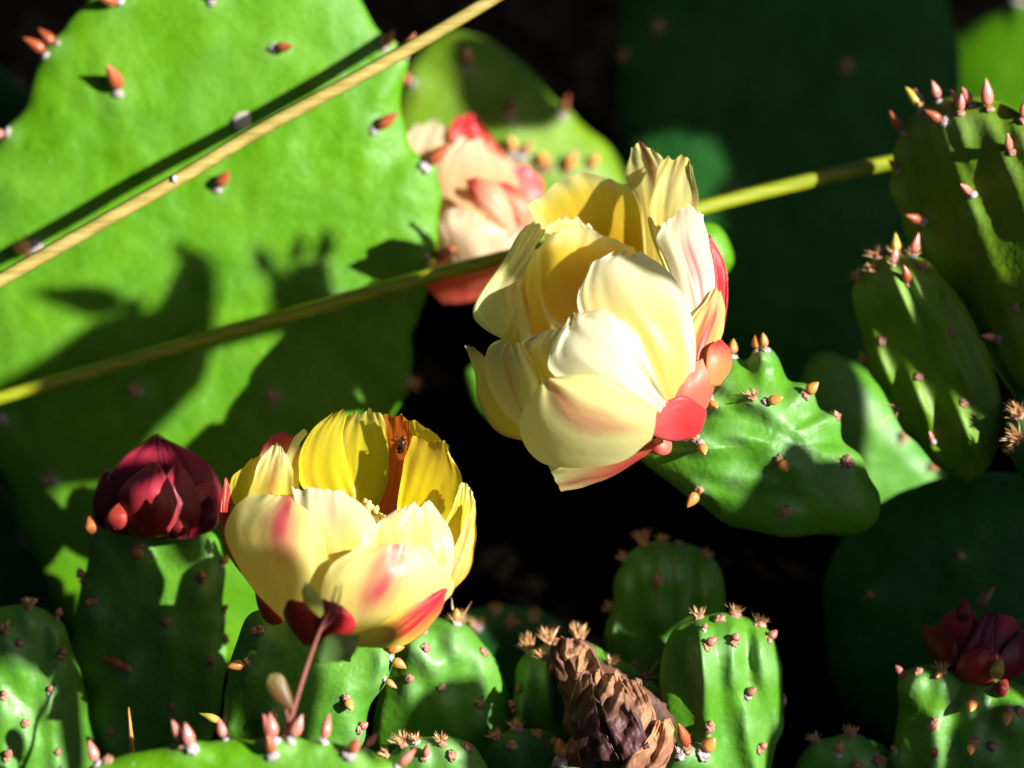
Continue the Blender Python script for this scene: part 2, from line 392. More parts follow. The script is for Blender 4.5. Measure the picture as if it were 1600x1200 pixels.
# ---------------------------------------------------------------- setting: soil
def soil():
    rs = [0, .05, .1, .15, .2, .26, .33, .42, .55, .8, 1.3, 2.5, 6, 20, 80, 300]; na = 96
    V = [(0, 0.62, 0)]; F = []
    for r in rs[1:]:
        for k in range(na):
            a = 6.28318 * k / na; x, y = math.cos(a) * r, 0.62 + math.sin(a) * r
            z = (noise.noise(Vector((x * 9, y * 9, 1))) * 0.012 + noise.noise(Vector((x * 40, y * 40, 3))) * 0.004) * (1 if r < 3 else 0.4)
            V.append((x, y, z - 0.0))
    for k in range(na): F.append((0, 1 + k, 1 + (k + 1) % na))
    for i in range(len(rs) - 2):
        for k in range(na):
            a = 1 + i * na + k; b = 1 + i * na + (k + 1) % na; F.append((a, a + na, b + na, b))
    me = bpy.data.meshes.new('soil'); me.from_pydata(V, [], F); me.polygons.foreach_set('use_smooth', [True] * len(F))
    me.materials.append(simple('shade_black_soil', (0.0008, 0.0007, 0.0005), (0.0025, 0.002, 0.0015), 60, 1.0, 0.004, 0.0, det=8))  # blackened soil: the deep shade of the gaps is put into its colour
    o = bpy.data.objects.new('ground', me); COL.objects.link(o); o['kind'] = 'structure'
    # dead leaf litter and grit, blackened for the deep shade
    r = random.Random(3); V = []; F = []
    for i in range(5000):
        x = r.gauss(0, 0.16); y = 0.62 + r.gauss(0, 0.2); z = noise.noise(Vector((x * 9, y * 9, 1))) * 0.012 + 0.002
        a = r.uniform(0, 6.28); l = r.uniform(0.002, 0.009); w_ = l * r.uniform(0.2, 0.5); q = r.uniform(-0.5, 0.5)
        c, s_ = math.cos(a), math.sin(a); k = len(V)
        for (u, v, h) in ((-1, 0, 0), (0, -1, .3), (1, 0, 0), (0, 1, .3)):
            V.append((x + (u * l * c - v * w_ * s_), y + (u * l * s_ + v * w_ * c), z + h * w_ + q * u * l * 0.5 + 0.001))
        V.append((x, y, z + w_ * 0.8 + 0.001)); F += [(k, k + 1, k + 4), (k + 1, k + 2, k + 4), (k + 2, k + 3, k + 4), (k + 3, k, k + 4)]
    me = bpy.data.meshes.new('leaf_litter'); me.from_pydata(V, [], F)
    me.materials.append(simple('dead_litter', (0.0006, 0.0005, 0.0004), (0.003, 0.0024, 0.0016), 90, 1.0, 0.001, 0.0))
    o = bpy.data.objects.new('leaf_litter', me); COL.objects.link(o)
    tag(o, 'dead leaf litter and grit, blackened for shade, covering the soil under the cactus', 'leaf litter', kind='stuff')
soil()

exec_sections = True
# ================================================================ PADS
pA_ar = [(428, 76, 'r', 10, 1.5), (185, 146, 'r', 85, 1.6), (586, 202, 'r', 55, 1.6), (340, 294, 'r', 62, 1.6), (52, 386, 'o', 180, 2.1),
         (12, 207, 'p', 200, 1.5), (90, 68, 'r', 170, 1.2), (60, 74, 'r', 110, 1.3), (188, 2, 'r', 200, 1.5), (330, 2, 'r', 60, 1.5), (600, 74, 'rg', 60, 1.3), (632, 84, 'r', 60, 1.4),
         (665, 262, 'r', 58, 1.7), (668, 404, 'r', 30, 1.7), (215, 612, 'g', 90, 1.3), (5, 655, 'o', 180, 1.5), (80, 750, 'g', 90, 1.3), (430, 620, 'g', 90, 1.2),
         (642, 600, 'g', 20, 1.2), (515, 470, 'g', 90, 1.1)]
pA = make_pad('large smooth bright green cactus pad filling the upper left, crossed by a straw coloured stalk',
    [(130, 10), (270, -110), (460, -110), (550, -20), (590, 52), (634, 96), (624, 160), (640, 215), (672, 262), (691, 300), (683, 360), (668, 408),
     (664, 465), (645, 530), (640, 600), (600, 690), (560, 800), (480, 930), (380, 1040), (250, 1080), (130, 1010), (60, 880), (0, 735), (-70, 600), (-95, 440), (-60, 300), (-2, 218), (28, 185), (50, 130), (76, 76)],
    400, (0.0, 0.12), 46, pA_ar, h=5, sx=22, sy=20, mat=SKIN, power=3.2, na=220, nr=48, wob=1.6)

pB = make_pad('blurred olive cactus pad standing behind the pink-flushed flower',
    [(635, 110), (690, 52), (760, 62), (830, 115), (895, 185), (950, 228), (985, 290), (975, 360), (900, 430), (760, 460), (640, 420), (600, 250)],
    860, (0.15, 0.0), 60, [(645, 130, 'r', 160, 1.2), (730, 105, 'r', 90, 1.2), (795, 180, 'r', 90, 1.3), (878, 182, 'r', 90, 1.3), (850, 262, 'ogk', 100, 1.6), (885, 268, 'opk', 80, 1.6), (920, 262, 'ok', 60, 1.5), (800, 240, 'o', 90, 1.6), (815, 245, 'p', 60, 1.4)], mat=SKIN_O)
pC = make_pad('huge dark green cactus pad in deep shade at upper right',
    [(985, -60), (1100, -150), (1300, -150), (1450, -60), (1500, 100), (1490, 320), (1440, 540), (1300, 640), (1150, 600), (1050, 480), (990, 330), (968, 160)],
    980, (-0.1, 0.1), 80, [(1027, 40, 'k', 90, 1.8), (1320, 105, 'k', 90, 1.9), (975, 85, 'k', 150, 1.6), (1150, 300, 'k', 90, 1.6)], mat=SKIN_SHADE)
pD = make_pad('sunlit blurred cactus pad tip at the top right corner',
    [(1448, 118), (1470, 78), (1520, 38), (1600, 5), (1720, -40), (1780, 60), (1700, 190), (1560, 260), (1470, 230)],
    1500, (-0.5, 0.0), 60, [(1592, 2, 'p', 90, 2.4)], mat=SKIN)
pW = make_pad('small sunlit blurred cactus pad peeking out to the right of the large pale flower',
    [(1060, 370), (1090, 350), (1120, 352), (1140, 380), (1146, 412), (1120, 436), (1070, 430)], 300, (0.2, 0), 30, [], mat=SKIN)
pG = make_pad('smooth blurred pale green cactus pad behind the knobbly flowering pad',
    [(1255, 590), (1285, 552), (1340, 572), (1400, 622), (1455, 700), (1490, 790), (1430, 840), (1340, 800), (1290, 720), (1262, 650)],
    600, (0.3, 0.1), 50, [(1408, 690, 'pk', 90, 1.0), (1450, 735, 'pk', 60, 1.0)], mat=SKIN_Y)
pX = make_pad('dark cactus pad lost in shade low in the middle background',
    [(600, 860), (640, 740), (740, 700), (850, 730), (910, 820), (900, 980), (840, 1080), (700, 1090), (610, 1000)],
    1150, (0, 0.1), 60, [(700, 760, 'k', 90, 1.4), (830, 800, 'k', 90, 1.4)], mat=SKIN_SHADE)
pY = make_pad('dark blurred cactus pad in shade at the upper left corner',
    [(-80, 60), (-20, 90), (20, 120), (50, 170), (40, 260), (-20, 330), (-100, 280)], 720, (0, 0.1), 40, [(30, 130, 'k', 120, 1.2)], mat=SKIN_SHADE)
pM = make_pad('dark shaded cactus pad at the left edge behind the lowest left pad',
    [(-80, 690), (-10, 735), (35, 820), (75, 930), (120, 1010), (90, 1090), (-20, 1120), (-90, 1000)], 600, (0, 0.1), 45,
    [(20, 780, 'k', 90, .9), (35, 850, 'k', 90, .9)], mat=SKIN_SHADE)
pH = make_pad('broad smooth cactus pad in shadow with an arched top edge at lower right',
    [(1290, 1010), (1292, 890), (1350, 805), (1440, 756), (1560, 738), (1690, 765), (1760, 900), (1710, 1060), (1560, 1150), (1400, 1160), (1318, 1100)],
    330, (-0.1, 0.1), 70, [(1500, 870, 'k', 90, 1.0), (1360, 930, 'k', 90, 1.0)], mat=SKIN_SHADE)
E_ar = [(1437, 168, 'py', 100, 1.2), (1466, 158, 'p', 95, 1.1), (1497, 165, 'p', 95, 1.0), (1500, 178, 'pk', 70, 1.2), (1520, 165, 'p', 130, 1.1), (1546, 172, 'pk', 105, 1.6),
        (1412, 205, 'r', 120, 1.1), (1405, 268, 'r', 110, 1.0), (1442, 345, 'r', 160, 1.1), (1475, 190, 'r', 150, 1.2), (1580, 238, 'pk', 120, 1.2), (1520, 305, 'p', 140, 1.2),
        (1560, 530, 'p', 160, 1.0), (1598, 190, 'pk', 90, 1.3), (1585, 480, 'k', 90, 1.0)]
pE = make_pad('ribbed cactus pad at the right edge with pink pointed leaves along its top',
    [(1425, 185), (1455, 160), (1500, 150), (1548, 155), (1610, 185), (1720, 270), (1760, 430), (1730, 620), (1650, 660), (1590, 625), (1545, 560), (1495, 500), (1440, 420), (1408, 340), (1396, 285), (1404, 225)],
    130, (-0.75, 0.10), 40, E_ar, h=11, sx=75, sy=16, an=110, mat=SKIN_O, dy=30)
F_ar = [(1345, 435, 'gk', 100, 1.2), (1372, 402, 'gk', 100, 1.2), (1400, 398, 'gyk', 90, 1.1), (1425, 402, 'pg', 80, 1.3), (1438, 420, 'gk', 60, 1.2), (1365, 425, 'gk', 90, 1.2), (1418, 445, 'rk', 90, 1), (1395, 415, 'gp', 90, 1.0),
        (1377, 535, 'k', 90, 1.1), (1352, 560, 'gk', 150, 1.0), (1436, 590, 'k', 90, 1.1), (1404, 640, 'sk', 180, .9), (1458, 690, 'p', 120, .8), (1505, 630, 'k', 90, .9), (1487, 520, 'k', 90, .9)]
pF = make_pad('knobbly dark green young cactus pad with a bristly crown near the right edge',
    [(1338, 455), (1360, 405), (1400, 390), (1440, 405), (1490, 450), (1535, 530), (1562, 610), (1562, 690), (1520, 752), (1465, 725), (1410, 665), (1368, 590), (1345, 520)],
    150, (-0.5, 0.1), 45, F_ar, h=22, sx=55, sy=13, an=112, mat=SKIN_O, dy=32)
pV = make_pad('sliver of a bristly cactus pad at the right edge halfway down',
    [(1574, 680), (1580, 630), (1610, 600), (1660, 620), (1680, 700), (1650, 770), (1600, 750)], 60, (-0.2, 0), 30,
    [(1592, 650, 'Gk', 150, 1.1), (1592, 685, 'Gk', 170, 1.1), (1580, 700, 'gk', 150, .9)], mat=SKIN_SHADE)
K_ar = [(216, 850, 'nk', 265, 1.4), (120, 900, 'kn', 100, 1.2), (148, 940, 'nk', 180, 1.1), (260, 972, 'k', 90, 1.2), (316, 908, 'nk', 90, 1.1), (346, 885, 'o', 80, 1.1), (352, 955, 'nk', 90, 1),
        (198, 1045, 'rk', 150, 1.2), (330, 1032, 'k', 90, 1.2), (268, 1105, 'k', 90, 1), (172, 1145, 'k', 90, 1), (142, 820, 'o', 100, 1.2), (360, 1000, 'k', 60, 1.2), (105, 1015, 'rk', 150, 1.2)]
pK = make_pad('dark shaded cactus pad carrying the closed crimson bud at left',
    [(142, 850), (165, 822), (240, 818), (320, 828), (346, 860), (346, 940), (350, 1020), (342, 1110), (300, 1220), (215, 1260), (140, 1170), (116, 1060), (118, 970), (134, 900)],
    175, (-0.08, 0.12), 48, K_ar, h=11, sx=34, sy=20, an=90, mat=SKIN_Y, dy=12)
L_ar = [(8, 985, 'gk', 100, 1.1), (45, 950, 'gk', 90, 1.1), (88, 965, 'nk', 60, 1.1), (30, 1005, 'k', 90, 1), (78, 1083, 'n', 90, .9), (5, 1090, 'nk', 90, .9), (90, 1175, 'k', 60, .9), (10, 1185, 'nk', 90, 1.1), (95, 1025, 'nk', 90, 1.1), (40, 1130, 'k', 90, .8)]
pL = make_pad('cactus pad at the lower left corner half in sun and half in shade',
    [(-70, 1000), (-20, 955), (40, 948), (88, 970), (118, 1030), (140, 1120), (150, 1230), (90, 1320), (-40, 1320), (-90, 1180)],
    120, (0.25, 0.12), 40, L_ar, h=15, sx=40, sy=16, an=100, mat=SKIN_Y, dy=20)
J_ar = [(385, 1035, 'ok', 200, 1.4), (540, 1090, 'ok', 300, 1.3), (425, 1118, 'nk', 230, 1.2), (600, 1010, 'ook', 330, 1.3), (610, 1028, 'o', 300, 1.3), (600, 1060, 'o', 300, 1), (405, 985, 'nk', 200, 1.1), (560, 1140, 'nk', 60, 1.2), (345, 1130, 'ny', 120, 1)]
pJ = make_pad('bright green cactus pad directly beneath the yellow and pink cup flower',
    [(375, 990), (400, 955), (480, 960), (570, 985), (606, 1012), (604, 1050), (578, 1105), (562, 1160), (530, 1260), (440, 1300), (370, 1240), (350, 1160), (354, 1070)],
    -60, (0.0, 0.12), 52, J_ar, h=13, sx=36, sy=22, an=80, mat=SKIN_Y, dy=10)
O_ar = [(658, 988, 'kg', 90, 1.2), (712, 975, 'os', 90, 1.1), (665, 1012, 'k', 90, 1.2), (640, 985, 'o', 200, .8), (690, 1075, 'k', 90, 1.0), (750, 1100, 'k', 90, 1), (755, 1020, 'k', 60, 1), (640, 1060, 'k', 90, .9)]
pO = make_pad('shaded cactus pad with pale knobs on top right of the yellow cup flower',
    [(588, 1100), (602, 1020), (640, 978), (690, 966), (735, 985), (775, 1040), (800, 1110), (795, 1200), (720, 1270), (630, 1260), (585, 1180)],
    120, (0.05, 0.12), 50, O_ar, h=13, sx=40, sy=18, an=95, mat=SKIN_Y, dy=18,
    extra=[(705, 1008, 16, 30, 22, 100), (685, 1040, 15, 20, 20, 90), (635, 1010, 14, 22, 24, 90), (728, 1020, 10, 18, 30, 110)])
P_ar = [(828, 1018, 'G', 100, 1.2), (855, 998, 'Gk', 80, 1.1), (905, 998, 'Gk', 80, 1.2), (850, 1028, 'G', 100, .9), (812, 1075, 'k', 90, 1.1), (955, 1040, 'gk', 70, 1.2), (1018, 1052, 'sk', 100, 1.2), (860, 1050, 'nk', 90, .9), (805, 1110, 'nk', 90, 1)]
pP = make_pad('ribbed cactus pad under the withered brown flower with pale bristles on top',
    [(806, 1080), (812, 1035), (845, 1012), (900, 1002), (950, 1020), (1000, 1050), (1040, 1110), (1040, 1200), (960, 1270), (860, 1270), (812, 1180)],
    125, (0.0, 0.12), 46, P_ar, h=20, sx=45, sy=12, an=95, mat=SKIN_Y, dy=30)
Q_ar = [(1092, 965, 'gk', 100, 1.2), (1103, 1012, 'nk', 60, 1.4), (1146, 1005, 'nk', 80, 1.3), (1125, 968, 'k', 90, 1.3), (1148, 960, 'gk', 80, 1.2), (1185, 975, 'gk', 70, 1.2), (1200, 1000, 'nk', 60, 1.1), (1168, 1088, 'n', 80, 1.2), (1108, 1138, 'nk', 90, 1.2), (1186, 1172, 'nk', 60, 1.1), (1226, 1095, 'k', 30, 1.1), (1100, 985, 'n', 100, .8)]
pQ = make_pad('sunlit knobbly young cactus pad with bristly crown right of the withered flower',
    [(1030, 1050), (1048, 990), (1090, 962), (1150, 958), (1200, 985), (1222, 1060), (1216, 1150), (1180, 1250), (1100, 1280), (1062, 1210), (1040, 1120)],
    45, (0.2, 0.12), 44, Q_ar, h=24, sx=60, sy=15, an=92, mat=SKIN_Y, dy=45, wob=1.5)
R_ar = [(1005, 850, 'Gk', 90, 1.1), (1035, 845, 'gk', 90, 1.1), (1060, 850, 'k', 90, 1), (1100, 870, 'gk', 60, 1), (1028, 910, 'nk', 90, 1.1), (956, 950, 'gk', 120, 1.1), (990, 1040, 'k', 90, 1), (975, 870, 'g', 120, 1)]
pR = make_pad('dim ribbed cactus pad in shade behind the sunlit knobbly pad',
    [(950, 985), (968, 900), (985, 862), (1030, 846), (1090, 855), (1125, 890), (1132, 960), (1110, 1060), (1060, 1130), (990, 1120), (955, 1060)],
    240, (0.0, 0.12), 50, R_ar, h=20, sx=55, sy=13, an=92, mat=SKIN_Y, dy=40)
S_ar = [(1472, 1050, 'og', 260, 1.2), (1520, 1090, 'ok', 260, 1.3), (1576, 1110, 'ook', 280, 1.3), (1460, 1128, 'nk', 250, 1.2), (1520, 1158, 'ok', 270, 1.2), (1460, 1180, 'nk', 90, 1), (1550, 1165, 'k', 90, 1), (1400, 1175, 'n', 90, .9), (1410, 1055, 'nk', 120, 1.1), (1435, 1050, 'k', 100, 1.1), (1592, 1110, 'k', 60, 1)]
pS = make_pad('cactus pad at the lower right corner dotted with orange leaves beneath a dark red bud',
    [(1402, 1130), (1408, 1070), (1440, 1042), (1500, 1050), (1570, 1060), (1630, 1095), (1660, 1180), (1630, 1290), (1500, 1320), (1420, 1270), (1396, 1190)],
    70, (-0.1, 0.12), 50, S_ar, h=17, sx=34, sy=18, an=90, mat=SKIN_Y, dy=14)
pT = make_pad('small shaded cactus pad at the bottom edge right of the sunlit knobbly pad',
    [(1236, 1215), (1262, 1172), (1320, 1150), (1380, 1165), (1410, 1220), (1400, 1300), (1300, 1330), (1240, 1290)],
    110, (0, 0.12), 40, [(1275, 1160, 'kg', 100, 1.1), (1328, 1150, 'gk', 80, 1.2), (1308, 1180, 'p', 70, 1.2), (1340, 1195, 'k', 90, 1.1), (1372, 1190, 'kg', 60, 1)], h=10, sx=30, sy=16, an=90, mat=SKIN_Y)
pU = make_pad('small dim cactus pad at the bottom edge below the pale knobbed pad',
    [(590, 1210), (625, 1170), (690, 1155), (745, 1175), (770, 1230), (740, 1310), (650, 1330), (595, 1290)], 20, (0, .12), 40,
    [(630, 1165, 'Gk', 90, 1.0), (662, 1185, 'pk', 80, 1.1), (690, 1160, 'gk', 80, 1.1), (650, 1160, 'g', 90, 1), (730, 1168, 'k', 70, 1.1), (706, 1180, 'k', 90, 1), (583, 1168, 'gk', 120, 1)], h=8, sx=30, sy=15, an=90, mat=SKIN_Y)
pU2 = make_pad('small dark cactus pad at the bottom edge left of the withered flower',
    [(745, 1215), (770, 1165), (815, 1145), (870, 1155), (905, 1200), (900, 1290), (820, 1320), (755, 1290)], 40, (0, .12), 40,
    [(775, 1150, 'gk', 100, 1.1), (808, 1140, 'gk', 90, 1.2), (840, 1148, 'k', 80, 1.2), (868, 1160, 'k', 60, 1), (800, 1165, 'k', 90, 1.1), (885, 1170, 'rk', 60, 1)], h=8, sx=30, sy=15, an=90, mat=SKIN_SHADE)
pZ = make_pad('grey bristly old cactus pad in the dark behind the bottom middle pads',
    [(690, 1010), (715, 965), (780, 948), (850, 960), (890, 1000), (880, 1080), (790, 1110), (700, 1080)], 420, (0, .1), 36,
    [(722, 968, 'gk', 100, 1.2), (745, 980, 'g', 90, 1.2), (775, 955, 'g', 90, 1.2), (800, 975, 'gk', 90, 1.2), (835, 965, 'g', 90, 1.2), (865, 985, 'k', 90, 1.2)], mat=SKIN_SHADE)
I_ar = [(1182, 550, 'ook', 70, 1.15), (1196, 548, 'o', 110, 1.2), (1175, 622, 'kg', 200, 1.1), (1196, 628, 'o', 350, 1.1), (1258, 618, 'ok', 60, 1.3), (1218, 718, 'ok', 310, 1.2), (1104, 622, 'k', 160, 1.2), (1108, 628, 'o', 320, 1.2), (1086, 685, 'kg', 160, 1.2), (1094, 692, 'o', 300, 1.2),
        (1092, 765, 'ok', 250, 1.4), (1305, 650, 'k', 280, 1.1), (1322, 722, 'k', 60, 1.2), (1228, 800, 'k', 270, 1.2), (1136, 540, 'o', 80, 1.2)]
pI = make_pad('plump knobbly bright green cactus pad carrying the large pale flower',
    [(1040, 700), (1062, 668), (1072, 635), (1100, 612), (1112, 578), (1138, 560), (1168, 566), (1190, 552), (1214, 560), (1232, 592), (1262, 606), (1280, 640), (1304, 655), (1318, 690), (1345, 715), (1358, 745), (1376, 776), (1370, 812), (1335, 836), (1285, 836), (1235, 840), (1180, 830), (1128, 814), (1085, 780), (1040, 750), (1000, 715)],
    60, (0.0, 0.0), 75, I_ar, h=15, sx=36, sy=17, an=165, mat=SKIN_Y, dy=2, wob=1.2,
    extra=[(1150, 680, 20, 70, 16, 168), (1150, 745, 12, 70, 16, 172), (1215, 655, 10, 60, 16, 150), (1130, 600, 10, 40, 18, 140)])
N_ar = [(12 + 120, 1190, 'p', 100, 1.2), (150, 1185, 'k', 90, 1.2), (285, 1165, 'pk', 100, 1.5), (300, 1170, 'p', 110, 1.4), (345, 1140, 'p', 110, 1.0), (425, 1160, 'pp', 90, 1.5), (455, 1158, 'p', 70, 1.5), (425, 1180, 'r', 90, 1.2), (505, 1160, 'p', 90, 1.2), (545, 1180, 'pr', 60, 1.3), (620, 1200, 'p', 60, 1.2), (570, 1170, 'p', 60, 1)]
pN = make_pad('blurred cactus pad in the foreground at the bottom edge with pink leaves on its rim',
    [(125, 1225), (180, 1185), (260, 1168), (360, 1158), (470, 1158), (560, 1172), (625, 1205), (660, 1290), (560, 1380), (300, 1400), (150, 1330)],
    -330, (0, 0.1), 44, N_ar, h=5, mat=SKIN, sc_=1.0)
pBl = make_pad('pale blurred cactus pad edge showing left of the large pale flower',
    [(728, 590), (735, 572), (760, 565), (800, 590), (810, 640), (780, 660), (745, 640)], 640, (0.2, 0), 24, [], mat=SKIN_Y)

# ================================================================ STALKS
def tube(name, pts, r0, r1, mat, root, parent=None, seg=14, n=60, groove=0.0):
    V = []; F = []; pr = None
    for i in range(n + 1):
        t = i / n; c = crom(pts, t); c2 = crom(pts, min(1, t + .01)); c1 = crom(pts, max(0, t - .01)); d = (c2 - c1).normalized()
        a = d.cross(Vector((0, 1, 0.02))).normalized(); b = d.cross(a).normalized(); r = lerp(r0, r1, t)
        for k in range(seg):
            g = 6.28318 * k / seg; rr = r * (1 + groove * math.cos(g * seg / 2)) * (1 + 0.03 * noise.noise(Vector((t * 14, g, 0))))
            V.append(c + (a * math.cos(g) + b * math.sin(g)) * rr)
    for i in range(n):
        for k in range(seg):
            F.append((i * seg + k, i * seg + (k + 1) % seg, (i + 1) * seg + (k + 1) % seg, (i + 1) * seg + k))
    F.append(tuple(range(seg))); F.append(tuple(reversed(range(n * seg, (n + 1) * seg))))
    return mesh_obj(name, V, F, mat, root, parent)
def stalk_mat(name, c1, c2, c3):
    m = simple(name, c1, c2, 1, 0.45, 0.0002, 0.5)
    t = m.node_tree; n = [x for x in t.nodes if x.type == 'TEX_NOISE'][0]; tc = [x for x in t.nodes if x.type == 'TEX_COORD'][0]
    mp = N(t, 'ShaderNodeMapping'); t.links.new(tc.outputs['Object'], mp.inputs[0]); t.links.new(mp.outputs[0], n.inputs['Vector'])
    mp.inputs['Rotation'].default_value = (0, R(25), 0); mp.inputs['Scale'].default_value = (40, 500, 900)
    return m
ST1 = stalk_mat('straw_stalk', (0.22, 0.17, 0.03), (0.42, 0.33, 0.10), None)
ST2 = stalk_mat('yellow_green_stalk', (0.15, 0.20, 0.004), (0.28, 0.30, 0.010), None)
pts1 = [P(-160, 532, 130), P(0, 438, 130), P(270, 285, 130), P(400, 207, 130), P(600, 98, 130), P(775, -5, 130), P(950, -115, 130)]
t1 = thing('grass_stalk', pts1[0], 'straw coloured rounded stalk crossing the top of the large green pad', 'stalk', 'grass stalks')
tube('stem', pts1, 11.5, 10, ST1, t1, groove=0.08)
for j, (x, y) in enumerate([(272, 280)]):
    q = P(x, y, 118); V, F = blob(4.5, 1.4, 0.5, 2.0)
    mesh_obj('node_fleck', [q + Vector(v) for v in V], F, simple('pale_fleck', (.4, .3, .4), (.5, .4, .5)), t1)
pts2 = [P(-160, 672, 260), P(0, 622, 260), P(340, 524, 255), P(640, 440, 255), P(780, 405, 262), P(1000, 350, 275), P(1200, 298, 300), P(1410, 250, 310), P(1560, 222, 320)]
t2 = thing('grass_stalk', pts2[0], 'yellow green stalk passing behind the large pale flower to the right edge pad', 'stalk', 'grass stalks')
tube('stem', pts2, 11, 12.5, ST2, t2, groove=0.08)
# spine-like dry blade in the left foreground
t3 = thing('dry_grass_blade', P(207, 1260, -200), 'thin orange dry blade poking up at the bottom left', 'grass blade')
tube('blade', [P(209, 1260, -200), P(207, 1180, -205), P(201, 1105, -210)], 8, 0.8, LEAF_O, t3, n=20)
# fallen pale petal scrap stuck on the pad
def scrap():
    x0, y0 = 378, 189; q = pA.at(x0, y0, -3); root = thing('petal_scrap', q, 'small pale dry petal scrap stuck on the large green pad beside the upper stalk', 'petal scrap')
    V = [q + Vector((0, -2, 0))]; F = []; n = 14
    for ring in (0.55, 1.0):
        for k in range(n):
            a = 6.28 * k / n; r = ring * (15 + 4 * noise.noise(Vector((a * 1.3, 5, 0)))); c_, s_ = math.cos(a) * r * 1.2, math.sin(a) * r
            V.append(q + Vector((c_ * .8 - s_ * .5, -3 - 3 * (1 - ring) * math.sin(a * 2), c_ * .5 + s_ * .85)))
    for k in range(n):
        k2 = (k + 1) % n; F += [(0, 1 + k, 1 + k2), (1 + k, 1 + n + k, 1 + n + k2, 1 + k2)]
    o = mesh_obj('scrap_flake', V, F, simple('dry_white_petal', (.35, .32, .25), (.55, .52, .42), 900, .6), root)
    md = o.modifiers.new('s', 'SOLIDIFY'); md.thickness = 0.0002
scrap()
